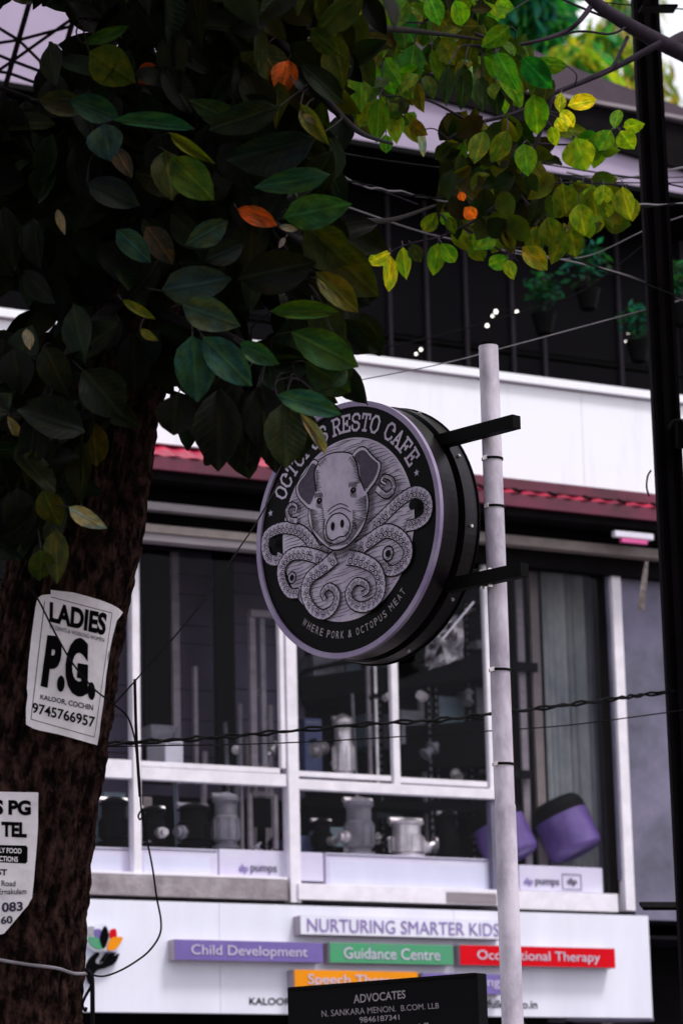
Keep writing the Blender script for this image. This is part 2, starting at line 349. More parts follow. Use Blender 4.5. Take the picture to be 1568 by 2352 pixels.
def leafmass(name, clumps, n, size, cols, parent, droop=.3, aspect=.35, **tags):
    V = []; F = []; C = []
    for _ in range(n):
        c, rr = random.choice(clumps); p = c+Vector((random.gauss(0, .45)*rr[0], random.gauss(0, .45)*rr[1], random.gauss(0, .45)*rr[2]))
        d = Vector((random.gauss(0, 1), random.gauss(0, 1), random.gauss(0, .6)-droop*3)).normalized(); nn = d.orthogonal().normalized()
        nn.rotate(Matrix.Rotation(random.uniform(0, 6.28), 3, d)); L_ = size*random.uniform(.6, 1.3); W_ = L_*aspect*.5
        o = len(V); k = random.choice(cols); f = random.uniform(.6, 1.4)
        V += [p, p+d*L_*.5+nn*W_, p+d*L_, p+d*L_*.5-nn*W_]; F.append((o, o+1, o+2, o+3)); C.append(tuple(x*f for x in k)+(1,))
    me = bpy.data.meshes.new(name); me.from_pydata([tuple(v) for v in V], [], F); me.materials.append(M['leafc'])
    uvl = me.uv_layers.new(name='UVMap'); ca = me.color_attributes.new('leafcol', 'FLOAT_COLOR', 'CORNER')
    uvs = [0, 0, .5, .5, 1, 0, .5, -.5]*len(F); uvl.data.foreach_set('uv', uvs)
    cc = []
    for c in C: cc += list(c)*4
    ca.data.foreach_set('color', cc)
    return link(name, me, parent, **tags)
G1 = (.02, .16, .05); G2 = (.05, .24, .05); G3 = (.16, .26, .02); YG = (.34, .36, .03); YO = (.5, .34, .06); TL_ = (.015, .12, .09)
for (x, y, s, lb) in [(1245, 665, 45, 'dark green stand-in plant for a reflection above the galvanised pole on the upper storey'), (1345, 590, 60, 'dim leafy stand-in plant for a reflection left of the utility pole on the upper storey'), (1462, 735, 40, 'narrow green stand-in plant for a reflection tucked beside the utility pole'), (1560, 640, 50, 'leafy stand-in plant for a reflection right of the utility pole')]:
    c = ptd(x, y, 20.5); r = s*20.5/7000  # plants added where the dark glass shows green reflections
    s = s*.8; t = thing('reflection_plant', lb, 'stand-in plant', c-Vector((0,0,r*1.4)), 'plants added for reflections on the upper terrace')
    leafmass('foliage', [(c, (r*.9, r*.3, r*1.0))], 150, .075, [(.01,.07,.03), TL_, (.01,.03,.02)], t, droop=.1, kind='stuff')
    MB().tube([c-Vector((0,0,r*1.3)), c], .01).build('stem', M['twig'], t)
    MB().lathe(c-Vector((0,0,r*1.3+.14)), Vector((0,0,1)), [(0, .05), (.12, .08), (.14, .085)], 14).build('pot', M['black'], t)
# ================================================================== SHOP BUILDING
sb = thing('shop_building', 'shop front with white framed windows under a red roof edge and white parapet', 'building', FP(0, 0, -1))
vpt, vpb = fv(1300, 876, .15), fv(1320, 1123, .15)
U0, U1 = fu(-700, 1000, .15), fu(1900, 1000, .15)
sh = (U1-U0)/4
seamx = [U0, fu(60, 1000, .15), fu(1050, 1000, .15)+.9, U1]
for a, b in zip(seamx[:-1], seamx[1:]):
    MB().wbox(a, b-.003, vpb, vpt-.062, -.1, .15).build('parapet_sheet', M['parapet'], sb)
MB().wbox(U0, U1, vpt-.062+.010, vpt-.004, -.12, .19).build('parapet_rail', M['parapet'], sb)
MB().wbox(U0, U1, vpt-.060, vpt-.053, -.05, .13).build('parapet_joint', M['lilac'], sb)
# red corrugated roof sheet hanging below the parapet
def roof_sheet(ua, ub_, v1_, w1_, v0_, w0_, mt, name, pitch=.062, amp=.010):
    mb = MB(); n = int((ub_-ua)/pitch*8); V = []
    for i in range(n+1):
        u = ua+(ub_-ua)*i/n; a = amp*math.cos(2*math.pi*u/pitch)
        V += [FP(u, v1_+a*.3, w1_+a), FP(u, v0_+a*.3, w0_+a), FP(u, v0_+a*.3-.006, w0_+a-.004)]
    F = []
    for i in range(n):
        for k in (0, 1): F.append((i*3+k, i*3+k+1, (i+1)*3+k+1, (i+1)*3+k))
    mb.add(V, F); return mb.build(name, mt, sb, smooth=True)
PT = .25
ua = U0
vr1 = vpb-.012; 
# one sheet per ridge spacing, overlapping ridge rolls in between
k = 0; u = fu(1090, 1150, .25)-PT*22
while u < U1:
    roof_sheet(u+.004, u+PT-.004, vr1, .16, vr1-.105, .34, M['red'], 'roof_sheet', pitch=PT/2, amp=.007)
    if u > fu(1000, 1150, .25): MB().lathe(FP(u, vr1-.065, .24), (WN*.2+Vector((0,0,-.1))), [(0, .030), (.10, .030), (.105, .018)], 12).build('ridge_roll', M['dark'], sb, smooth=True)
    u += PT
MB().wbox(U0, U1, vr1-.185, vr1-.108, .10, .335).build('roof_fascia', M['maroon'], sb)
MB().wbox(U0, U1, vr1-.006, vr1+.003, .0, .2).build('roof_flashing', M['maroon'], sb)
MB().wbox(fu(1060, 1130, .27), U1, vr1-.070, vr1-.007, .15, .30).build('roof_flashing', M['maroon'], sb)
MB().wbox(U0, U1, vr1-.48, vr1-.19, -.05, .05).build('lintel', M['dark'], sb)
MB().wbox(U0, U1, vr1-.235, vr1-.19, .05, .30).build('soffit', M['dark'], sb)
vA1, vA0 = fv(460, 1163, .2), fv(460, 1180, .2)
umid = fu(870, 1200, .2)
MB().wbox(U0, umid, vA0, vA1, .13, .20).build('beam', M['beam'], sb)
vB1, vB0 = fv(460, 1214, .16), fv(460, 1250, .16)
MB().wbox(U0, umid, vB0+(vB1-vB0)*.5, vB1, .055, .16).build('beam', M['beam2'], sb)
MB().wbox(U0, umid, vB0, vB0+(vB1-vB0)*.47, .055, .145).build('beam', M['beam'], sb)
MB().wbox(umid+.003, U1, fv(1320, 1264, .14), fv(1320, 1243, .14), .055, .14).build('beam', M['beam2'], sb)
# --- window framing
vhead = fv(1000, 1262); ve = vhead+.06
def fr(x0, x1, y0, y1, d=.05, w=.0, m_='frame', name='window_frame', parent=None, bevel=.004, **k):
    u0, u1, v0, v1 = rect(x0, x1, y0, y1, w); return MB().wbox(u0, u1, v0, v1, w-d, w).build(name, M[m_], parent or sb, bevel=bevel, **k)
def V_(x, y, w=0): return fv(x, y, w)
def post(xa, xb, cy, v0, v1, w, d, m_='frame', name='window_post'):
    return MB().wbox(fu(xa, cy, w), fu(xb, cy, w), v0, v1, w-d, w).build(name, M[m_], sb, bevel=.003)
def rail(xa, xb, v0, v1, w, d, cy=1800, m_='frame', name='window_rail'):
    return MB().wbox(fu(xa, cy, w), fu(xb, cy, w), v0, v1, w-d, w).build(name, M[m_], sb, bevel=.003)
vtrL1, vtrL0 = V_(430, 1753), V_(430, 1795)
vtrR1, vtrR0 = V_(910, 1801), V_(910, 1824)
vbotL, vbotR = V_(430, 2062), V_(900, 2070)
post(306, 323, 1650, vbotL+.0, ve, .012, .07)
post(660, 684, 1650, vbotL-.01, ve, .014, .08)
post(645, 655, 1650, vtrL1, ve, .004, .04, name='sash_stile')
post(1128, 1141, 1900, V_(1130, 2060), V_(1130, 1838), -.01, .05, 'lilac')
post(1120, 1134, 1650, vtrR1, ve, -.002, .04, name='sash_stile')
post(901, 916, 1650, vtrR1, ve, .004, .04, name='sash_stile')
post(1420, 1441, 1700, V_(1430, 2092), ve-.02, .02, .09)
post(1408, 1419, 1700, V_(1415, 2020), ve-.02, -.01, .05, 'lilac')
post(1384, 1405, 1700, V_(1400, 2052), ve-.02, -.03, .06, 'dark', 'window_post')
rail(-150, 304, vtrL0, vtrL1, .006, .06); rail(325, 658, vtrL0, vtrL1-.034, .006, .06); rail(325, 644, vtrL1-.03, vtrL1, .0, .05, name='sash_rail')
rail(686, 1141, vtrR0, vtrR1, .008, .06)
rail(687, 899, V_(790, 1786+2), V_(790, 1776), .0, .04, name='sash_rail')
rail(918, 1119, V_(1020, 1803), V_(1020, 1790), .0, .04, name='sash_rail')
# panes
def pane(xa, xb, cy, v0, v1, w=-.025):
    return MB().wbox(fu(xa, cy, w), fu(xb, cy, w), v0, v1, w-.004, w).build('pane', M['glass'], sb)
for a, b in ((-150, 305), (325, 644), (686, 900), (917, 1119), (1143, 1383)):
    pane(a, b, 1650, vtrL1+.0 if b < 660 else (vtrR1 if b < 1130 else V_(1260, 2046)), ve)
for a, b in ((-150, 304), (324, 660)): pane(a, b, 1900, V_(430, 2004), vtrL0)
pane(684, 1127, 1900, V_(900, 2036), vtrR0)
# sills
rail(-150, 660, V_(430, 2063), V_(430, 2016), .035, .5, cy=2030, m_='concrete', name='sill')
rail(-150, 660, V_(430, 2014), V_(430, 2008), .02, .12, cy=2010, name='sill_ledge')
rail(686, 1142, V_(900, 2074), V_(900, 2037), .03, .3, cy=2050, name='sill')
rail(1143, 1418, V_(1280, 2092), V_(1280, 2050), .03, .3, cy=2070, name='sill')
rail(1025, 1140, V_(1080, 2076), V_(1080, 2052), .034, .003, cy=2060, m_='beam', name='sill_patch')
# wall to the right of the window, and beyond
MB().wbox(fu(1447, 1700), fu(1900, 1700), V_(1440, 2110), ve, -.4, -.03).build('side_wall', M['lilac'], sb)
# ground-floor wall below the sign, floor slab, room
vfl = V_(430, 2070)
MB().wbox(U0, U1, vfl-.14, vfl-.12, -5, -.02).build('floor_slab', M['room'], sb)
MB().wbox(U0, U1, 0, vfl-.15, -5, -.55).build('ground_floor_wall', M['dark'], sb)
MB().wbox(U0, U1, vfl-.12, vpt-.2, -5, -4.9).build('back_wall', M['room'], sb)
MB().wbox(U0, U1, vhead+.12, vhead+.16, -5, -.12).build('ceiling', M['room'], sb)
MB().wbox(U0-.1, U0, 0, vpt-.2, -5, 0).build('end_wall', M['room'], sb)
MB().wbox(U1, U1+.1, 0, vpt-.2, -5, 0).build('end_wall', M['room'], sb)
# cladding boards inside the left bay (each course a board)
WI = -1.1
def il(x0, x1, y0, y1, w=WI): return rect(x0, x1, y0, y1, w)
yy = [1215, 1315, 1360, 1432, 1474, 1580, 1650, 1735, 1830]
for i in range(len(yy)-1):
    u0, u1, v0, v1 = il(230, 480 if i % 2 else 482, yy[i], yy[i+1]-3)
    MB().wbox(fu(120, 1500, WI), fu(505, 1500, WI), v0, v1, WI-.03, WI).build('cladding_board', M['clad'], sb)
    u0, u1, v0, v1 = il(535, 700, yy[i]+8, yy[i+1]+5)
    MB().wbox(u0, u1, v0, v1, WI-.03, WI-.004).build('cladding_board', M['clad'], sb)
# dark lining and interior posts
def ipost(x0, x1, y0, y1, w, m_, name, d=.05):
    u0, u1, v0, v1 = rect(x0, x1, y0, y1, w); return MB().wbox(u0, u1, v0, v1, w-d, w).build(name, M[m_], sb, bevel=.004)
ipost(335, 396, 1262, 1800, -.9, 'dark', 'inner_post'); ipost(498, 540, 1240, 1800, -.9, 'dark', 'inner_post')
ipost(398, 414, 1268, 1800, -.7, 'beam', 'inner_post', .03); ipost(447, 456, 1530, 1800, -.7, 'beam', 'inner_post', .03)
ipost(576, 590, 1405, 1800, -.5, 'beam', 'inner_post', .03); ipost(601, 612, 1420, 1800, -.5, 'greyitem', 'inner_post', .03)
ipost(576, 645, 1402, 1418, -.48, 'beam', 'inner_rail', .03)
ipost(845, 853, 1500, 1820, -.6, 'beam', 'inner_post', .02); ipost(862, 868, 1500, 1820, -.6, 'steel', 'inner_post', .02)
ipost(1160, 1176, 1275, 2040, -.35, 'maroon', 'inner_post', .02)
ipost(1196, 1211, 1290, 2040, -.30, 'beam', 'inner_post', .02)
ipost(1213, 1226, 1275, 2040, -.42, 'dark', 'inner_post', .02)
ipost(1228, 1247, 1290, 2040, -.30, 'beam2', 'inner_post', .03)
ipost(1168, 1235, 1520, 1541, -.25, 'dark', 'inner_rail', .03); ipost(1168, 1225, 1768, 1786, -.25, 'dark', 'inner_rail', .03)
# hanging translucent sheet in the right bay: gentle folds
mb = MB(); ws = -.42; ua_, ub2 = fu(1248, 1600, ws), fu(1392, 1600, ws); va_, vb_ = V_(1320, 2045, ws), V_(1320, 1268, ws)
n = 60; V = []; F = []
for i in range(n+1):
    t = i/n; x = ua_+(ub2-ua_)*t
    for j in range(9): 
        s = j/8; V.append(FP(x, va_+(vb_-va_)*s, ws+.018*math.sin(t*19+s*1.5)+.012*math.sin(t*41)))
for i in range(n):
    for j in range(8): F.append((i*9+j, (i+1)*9+j, (i+1)*9+j+1, i*9+j+1))
mb.add(V, F); o = mb.build('hanging_sheet', M['curtain'], None, smooth=True, label='grey green plastic sheet hanging in folds behind the right hand window', cat='sheet')
# ------------------------------------------------ shelf racks and stock inside
rk = thing('shelf_rack', 'dark slotted steel shelf rack loaded with pumps behind the middle window', 'shelf rack', FP(fu(900, 2000, -.9), vfl, -.9))
def slant(xa, ya, xb, yb, th, wa, wb, m_, name, parent, dep=.35):
    """bar from pixel a (facade depth wa) to pixel b (wb)"""
    A = hit(xa, ya, WO+WN*wa, WN); B = hit(xb, yb, WO+WN*wb, WN); d = (B-A); L_ = d.length; d.normalize()
    z = Vector((0,0,1)); z = (z-d*z.dot(d)).normalized(); s = d.cross(z)
    c = (A+B)/2 + s*0
    return MB().box(c, d, s, z, L_/2, dep/2, th/2).build(name, M[m_], parent, bevel=.004)
slant(690, 1595, 1138, 1535, .15, -1.1, -.55, 'black', 'shelf', rk)
slant(690, 1510+40, 905, 1500, .02, -1.1, -.9, 'black', 'shelf', rk)
slant(905, 1730, 1138, 1715, .28, -.95, -.55, 'black', 'shelf', rk)
slant(690, 1850, 1138, 1905-40, .05, -1.1, -.6, 'black', 'shelf', rk)
slant(690, 1440, 1138, 1360, .06, -1.1, -.6, 'black', 'shelf', rk)
for (x, w) in ((985, -.62), (1002, -.66), (1078, -.6), (872, -.95)):
    u0, u1, v0, v1 = rect(x-5, x+6, 1290, 2000, w)
    p = MB().wbox(u0, u1, v0, v1, w-.02, w).build('upright', M['black'], rk)
    h = MB(); kk = 0; vv = v0+.03
    while vv < v1-.03:
        h.wbox((u0+u1)/2-.005, (u0+u1)/2+.004, vv, vv+.018, w, w+.002); vv += .045
    h.build('slot_row', M['greyitem'], p)
def crate(x0, x1, y0, y1, w, m_, lb, name='stock_box', cat='box', d=.25, grp='stock on the shelves'):
    u0, u1, v0, v1 = rect(x0, x1, y0, y1, w)
    t = thing(name, lb, cat, FP((u0+u1)/2, v0, w-d/2), grp)
    MB().wbox(u0, u1, v0, v1, w-d, w).build('body', M[m_], t, bevel=.006)
    MB().wbox(u0+.01, u1-.01, v1-.030, v1-.022, w, w+.002).build('tape', M['greyitem'], t)
    return t
crate(720, 790, 1505, 1560, -.95, 'greyitem', 'mottled grey parcel on the shelf just below the round sign')
crate(795, 828, 1500, 1565, -.95, 'teal', 'grey green box on the shelf under the round sign')
crate(845, 895, 1510, 1560, -.95, 'teal', 'teal box under the shelf edge left of the white sash stile')
crate(922, 975, 1632, 1710, -.75, 'greyitem', 'pale mottled box right of the white sash stile')
crate(1005, 1066, 1600, 1712, -.7, 'teal', 'large blue grey box in the middle of the right sash')
crate(1092, 1128, 1580, 1640, -.6, 'greyitem', 'patterned grey box at the right edge of the sash')
crate(700, 740, 1650, 1790, -.9, 'blueitem', 'tall blue parcel beside the main white mullion')
crate(845-5, 900, 1640, 1715, -1.0, 'teal', 'dim teal box behind the twin steel posts')
crate(1092, 1120, 1740, 1775, -.58, 'greyitem', 'small pale box low on the right of the sash')
crate(755, 800, 1900, 1945, -.6, 'teal', 'flat teal box behind the lower middle pane')
crate(865, 925, 1850, 1880, -.9, 'teal', 'long teal carton on the back shelf of the lower pane')
crate(1005, 1050, 1850, 1900, -.9, 'greyitem', 'violet grey box behind the slotted upright')
crate(690, 735, 1920, 1975, -.6, 'blueitem', 'dark blue box at the left of the lower middle pane')
crate(380, 421, 1698, 1760, -.45, 'frame', 'white box standing on the transom behind the left window')
crate(348, 412, 1665, 1700, -.65, 'greyitem', 'wide grey box behind the white box in the left window')
crate(240, 290, 1820, 1930, -.8, 'teal', 'dark teal box in the lower left pane beside the tree trunk')
crate(330, 350, 1830, 1870, -.3, 'beam2', 'small beige box hanging near the cable knot')
crate(1095, 1115, 1470, 1490, -.5, 'greyitem', 'little pale box on the top shelf near the bracket')
def pump(x, y0, y1, r, w, m1, lb, cap='steel'):
    b = hit(x, y1, WO+WN*w, WN); h = fv(x, y0, w)-fv(x, y1, w); z = Vector((0,0,1))
    t = thing('water_pump', lb, 'pump', b, 'pumps in the shop window')
    MB().lathe(b, z, [(0, r*1.05), (.015, r*1.1), (.02, r*.8), (h*.12, r*.8), (h*.14, r), (h*.55, r), (h*.58, r*.86), (h*.8, r*.86), (h*.84, r*1.05), (h*.9, r*1.05), (h*.97, r*.6), (h, r*.2)], 20).build('casing', M[m1], t, smooth=True)
    dn = (WD*math.cos(x*1.7)+WN*math.sin(x*1.7)*.5).normalized(); MB().lathe(b+z*h*.30+dn*r*.7, dn, [(0, r*.45), (.05, r*.45), (.055, r*.3), (.08, r*.3)], 14).build('inlet', M[cap], t, smooth=True)
    for k in range(10):
        a = k*math.pi/5; d = Vector((math.cos(a), math.sin(a), 0)); MB().box(b+z*h*.34+d*r*1.02, d, Vector((-d.y, d.x, 0)), z, .006, .003, h*.17).build('fin', M[m1], t)
    MB().tube([b+z*h*.93-WD*r*1.2, b+z*h*.93, b+z*h*.93+WD*r*1.0], r*.22).build('elbow', M[cap], t)
    return t
pump(826, 1830, 1965, .085, -.22, 'greyitem', 'tall grey pump standing on the carton right of the main mullion')
pump(935, 1880, 1972, .10, -.25, 'steel', 'squat steel pump with shiny flange beside the tall grey pump')
pump(1030, 1860, 1985, .06, -.28, 'black', 'slim black pump near the slotted upright', 'greyitem')
pump(520, 1820, 1950, .075, -.3, 'greyitem', 'grey pump with pale cap in the lower left window', 'greyitem')
pump(445, 1845, 1945, .09, -.34, 'black', 'black pump between the two pale posts of the lower left window', 'greyitem')
pump(262, 1830, 1942, .08, -.3, 'black', 'dark pump beside the tree trunk behind glass')
pump(352, 1850, 1945, .07, -.32, 'black', 'dark pump just right of the first white post')
pump(790, 1640, 1795, .06, -.5, 'steel', 'narrow steel pump on the middle sill left of twin posts')
pump(1005, 1430, 1530, .13, -.6, 'black', 'large black pump on the top shelf below the round sign')
pump(1105, 1400, 1500, .09, -.6, 'black', 'black pump on the top shelf beside the galvanised pole')
pump(740, 1880, 1958, .06, -.5, 'black', 'small black pump left of the tall grey pump')
random.seed(11)
for k in range(16):
    x = random.choice([random.uniform(690, 1120), random.uniform(330, 650), random.uniform(330, 650)]); w_ = random.uniform(-.95, -.5); yb_ = 1960; yt = random.uniform(1560, 1880)
    b_ = hit(x, yb_, WO+WN*w_, WN); h_ = fv(x, yt, w_)-b_.z; o_ = MB().tube([b_, b_+WD*random.uniform(-.03, .03)+ZZ0*h_], random.uniform(.006, .02), 10).build('pipe', M[random.choice(['greyitem', 'beam', 'teal', 'black', 'beam2', 'lilac'])], None, smooth=True, label='thin pipe standing among the pumps in the dark shop window', cat='pipe', group='pipes standing in the shop')
for k in range(26):  # random fittings added to give the stock small glints
    low = k % 2; x = random.uniform(690, 1120) if k % 3 else random.uniform(335, 640); w_ = random.uniform(-.7, -.3)
    yb_ = random.choice([1925, 1940, 1955]) if low else random.choice([1590, 1600, 1712, 1722, 1780]); c_ = hit(x, yb_, WO+WN*w_, WN); rr_ = random.uniform(.018, .045)
    ax_ = Vector((random.gauss(0, 1), random.gauss(0, 1), random.gauss(0, 1))).normalized()
    t = thing('pipe_fitting', 'small steel pipe fitting added for glints among the stock behind the glass', 'pipe fitting', c_, 'loose fittings on the shelves')
    MB().lathe(c_, ax_, [(-rr_*1.4, rr_), (-rr_*1.1, rr_), (-rr_*1.05, rr_*.6), (rr_*.2, rr_*.6), (rr_*.25, rr_*1.1), (rr_*.6, rr_*1.1), (rr_*.65, rr_*.5), (rr_*1.5, rr_*.45)], 12).build('body', M[random.choice(['steel', 'steel', 'tube', 'greyitem', 'blueitem', 'black'])], t, smooth=True)
# picture frame like open stand in lower left pane
fs = thing('metal_frame_stand', 'pale green open metal frame standing in the lower left pane', 'frame', FP(fu(605, 1940, -.2), V_(605, 1950, -.2), -.2))
for (x0, x1, y0, y1) in ((572, 581, 1822, 1950), (630, 639, 1826, 1950), (582, 629, 1818, 1828)):
    u0, u1, v0, v1 = rect(x0, x1, y0, y1, -.2); MB().wbox(u0, u1, v0, v1, -.22, -.2).build('bar', M['teal'] if 0 else M['beam'], fs)
u0, u1, v0, v1 = rect(584, 626, 1832, 1900, -.2); MB().wbox(u0, u1, v0, v1, -.225, -.215).build('dark_panel', M['black'], fs)
# a white long funnel glinting by the bracket : clear plastic wrap with rod
wr_ = thing('plastic_wrap', 'crumpled clear plastic wrap hanging beside the bottom of the round sign', 'plastic wrap', ptd(1000, 1500, 17.6))
mb = MB(); V = []; 
for i in range(9):
    for j in range(9): V.append(ptd(975+i*11+random.uniform(-4, 4), 1440+j*13+random.uniform(-4, 4)-i*4, 17.9+random.uniform(-.05, .05)))
mb.add(V, [(i*9+j, (i+1)*9+j, (i+1)*9+j+1, i*9+j+1) for i in range(8) for j in range(8) if abs(i-4)+abs(j-4) < 7]).build('film', M['greyitem'], wr_)
MB().tube([ptd(1016, 1468, 17.6), ptd(1088, 1382, 17.6)], .005).build('rod', M['tube'], wr_)
# cartons with printed names along the sill
def carton(x0, x1, y0, y1, lb, txt=None, w=-.06, inset=True, d=.3):
    u0, u1, v0, v1 = rect(x0, x1, y0, y1, w)
    t = thing('carton', lb, 'carton', FP((u0+u1)/2, v0, w-d/2), 'pale cartons lined up on the window sill')
    MB().wbox(u0, u1, v0, v1, w-d, w).build('box', M['carton'], t, bevel=.004)
    if inset: 
        MB().wbox(u0+.02, u1-.05, v0+.0, v1-.045, w, w+.003).build('front_panel', M['white'], t)
        MB().wbox(u0+.004, u1-.004, v1-.014, v1-.008, w, w+.004).build('lid_edge', M['lilac'], t)
    if txt:
        for body, a, b, c, dd, mm in txt: wall_text(body, a, b, c, dd, w+.006, M[mm], t, off=.01, name='print')
    return t
carton(120, 297, 1944, 2006, 'white carton nearest the tree trunk on the left sill')
carton(323, 500, 1948, 2010, 'blank pale carton between the white post and the pumps carton')
carton(504, 742, 1954, 2020, 'pale carton printed dp pumps crossing the main mullion', [('dp', 549, 570, 1985, 2008, 'lettp'), ('pumps', 576, 636, 1989, 2009, 'lilac'), ('b', 679, 687, 1984, 2002, 'lettp')], inset=False)
carton(749, 1136, 1966, 2040, 'longest blank white carton under the steel pumps')
ct = carton(1192, 1383, 1990, 2048, 'pale carton printed dp pumps at the foot of the purple drums', [('dp', 1203, 1223, 2016, 2036, 'lettp'), ('pumps', 1229, 1284, 2020, 2038, 'lilac'), ('dp', 1302, 1324, 2016, 2036, 'ink2')], inset=False, w=-.045)
for (x0, x1, y0, y1, pc, w_) in ((1290, 1334, 2008, 2044, ct, -.043),):
    u0, u1, v0, v1 = rect(x0, x1, y0, y1, w_); q = MB()
    for (a, b, c, d) in ((u0, u1, v0, v0+.004), (u0, u1, v1-.004, v1), (u0, u0+.004, v0+.005, v1-.005), (u1-.004, u1, v0+.005, v1-.005)): q.wbox(a, b, c, d, w_, w_+.002)
    q.build('logo_outline', M['lilac'], pc)
# purple drums
def pdrum(cx, cy, ang, R, H, w, lb):
    c = hit(cx, cy, WO+WN*w, WN); ax = (RGT*math.cos(ang)+UPV*math.sin(ang)-FWD*.28).normalized()
    t = thing('plastic_drum', lb, 'drum', c-Vector((0,0,R)), 'purple drums in the right hand window')
    b = .045; prof = [(-H/2, R*.5), (-H/2+.01, R-b)]
    for k in range(1, 6): a = k*math.pi/10; prof.append((-H/2+b-b*math.cos(a)+.005, R-b+b*math.sin(a)))
    for k in range(0, 6): a = k*math.pi/10; prof.append((H/2-b+b*math.sin(a), R-b+b*math.cos(a)))
    prof.append((H/2+.004, R-b-.02)); prof.append((H/2-.008, R-b-.03)); prof.append((H/2-.008, .01))
    MB().lathe(c, ax, prof, 40).build('shell', M['drumpurple'], t, smooth=True)
    MB().lathe(c-ax*(H/2+.03), ax, [(0, R*.80), (.03, R*.97), (.10, R*1.012), (.055, R*1.012), (.056, R*.98)], 40).build('dark_cap', M['black'], t, smooth=True)
    return t
pdrum(1300, 1908, R_(-64), .172, .32, -.22, 'purple drum with dark cap fully seen right of the galvanised pole')
pdrum(1155, 1922, R_(-64), .168, .31, -.26, 'purple drum half hidden behind the galvanised pole')
# tube light with pink strip and pale strip near the pole
tl = thing('tube_light', 'white and pink fitting under the roof beside the utility pole', 'light fitting', ptd(1450, 1232, 17.6))
u0, u1, v0, v1 = rect(1412, 1500, 1222, 1236, .3); MB().wbox(u0, u1, v0, v1, .26, .3).build('housing', M['tube'], tl, bevel=.006)
u0, u1, v0, v1 = rect(1428, 1486, 1238, 1247, .3); MB().wbox(u0, u1, v0, v1, .27, .3).build('strip', M['pink'], tl)
for (a, b, lb) in (((1484, 1290), (1470, 1402), 'pale ribbon hanging left of the utility pole'), ((1566, 1292), (1560, 1350), 'pale ribbon hanging right of the utility pole')):
    A, B = ptd(a[0], a[1], 18.2), ptd(b[0], b[1], 18.2); mb = MB(); s = RGT
    V = []
    for i in range(8):
        p = A.lerp(B, i/7); wd = .010+.014*i/7; V += [p-s*wd+FWD*.01*math.sin(i), p+s*wd+FWD*.01*math.cos(i), p+s*wd+FWD*(.004+.01*math.cos(i)), p-s*wd+FWD*(.004+.01*math.sin(i))]
    F = []
    for i in range(7):
        for k in range(4): F.append((i*4+k, i*4+(k+1) % 4, (i+1)*4+(k+1) % 4, (i+1)*4+k))
    mb.add(V, F).build('ribbon', M['beam2'], None, label=lb, cat='ribbon', group='ribbons under the roof')
# ================================================================== WHITE SIGN BOARD
WS = .22
sg = thing('sign_board', 'long white fascia board with coloured raised boxes, flower emblem and lettering', 'sign', FP(0, 2.5, WS))
u0, u1 = fu(-120, 2200, WS), fu(1492, 2200, WS); vt_, vb2 = fv(840, 2084, WS), fv(840, 2331, WS)
us_ = [u0, fu(505, 2200, WS), fu(1045, 2200, WS), u1]
for a, b in zip(us_[:-1], us_[1:]): MB().wbox(a+.0012, b-.0012, vb2, vt_, WS-.06, WS).build('panel', M['white'], sg)
MB().wbox(u0, u1, vb2+.01, vt_-.01, WS-.09, WS-.061).build('backing', M['sideg'], sg)
def sbox(x0, x1, y0, y1, m_, txt, tx, tm='lettw', side='sideg'):
    w = WS+.085; u0, u1, v0, v1 = rect(x0, x1, y0, y1, w)
    b = MB().wbox(u0, u1, v0, v1, WS+.002, w-.006).build('sign_box', M[side], sg)
    MB().wbox(u0+.002, u1-.002, v0+.002, v1-.002, w-.0055, w).build('face', M[m_], b)
    if txt: 
        for t_, a, b_, c, d in tx: wall_text(t_, a, b_, c, d, w+.004, M[tm], b, off=.005 if tm == 'lettp' else .002)
sbox(690, 1156, 2109, 2152, 'white', 1, [('NURTURING SMARTER KIDS', 706, 1146, 2115, 2145)], 'lettp')
sbox(402, 742, 2161, 2208, 'purple', 1, [('Child Development', 440, 706, 2172, 2202)])
sbox(757, 1041, 2167, 2214, 'green', 1, [('Guidance Centre', 790, 1010, 2178, 2204)])
sbox(1056, 1412, 2174, 2220, 'redf', 1, [('Occupational Therapy', 1096, 1377, 2185, 2213)])
sbox(676, 960, 2229, 2278, 'orange', 1, [('Speech Therapy', 708, 930, 2239, 2269)])
sbox(970, 1157, 2236, 2283, 'purple', 1, [('ing', 1112, 1148, 2246, 2272)])
wall_text('KALOOR,', 573, 672, 2292, 2311, WS+.003, M['ink'], sg, off=.015)
wall_text('dfulkids.co.in', 1108, 1233, 2297, 2316, WS+.003, M['ink'], sg, off=.01)
ZE = lambda w_: (lambda x, y, d: hit(x*.3662, 2009.5+y*.3662, WO+WN*(w_), WN)+WN*d)
def pet(pts, m_, z0, z1, name='petal'): extr(spline(pts, 5, True), ZE(WS+.0), z0, z1).build(name, M[m_], sg)
pet([(512,390),(520,335),(560,322),(600,312),(638,310),(668,330),(712,335),(722,385),(760,392),(745,440),(700,485),(640,480),(585,485),(535,450)], 'white', .03, .044, 'emblem_backing')
pet([(528,335),(566,330),(568,350),(560,384),(526,386)], 'grass', .046, .050); pet([(530,400),(565,394),(597,408),(616,466),(585,468),(545,442)], 'green', .046, .052)
pet([(570,350),(600,345),(612,356),(601,405),(574,390)], 'purple', .046, .050); pet([(637,326),(656,372),(652,420),(628,467),(603,420),(612,365)], 'ink', .047, .055)
pet([(669,354),(702,345),(710,390),(692,403),(668,398)], 'redf', .046, .050); pet([(668,410),(700,395),(745,398),(727,440),(695,474),(650,472)], 'orange', .046, .052)
pet([(523,612),(528,570),(545,533),(572,504),(600,488),(606,508),(584,538),(588,556),(612,562),(660,540),(724,500),(729,508),(702,560),(645,588),(592,604),(562,648),(556,690),(538,668)], 'ink', .02, .04, 'hand')
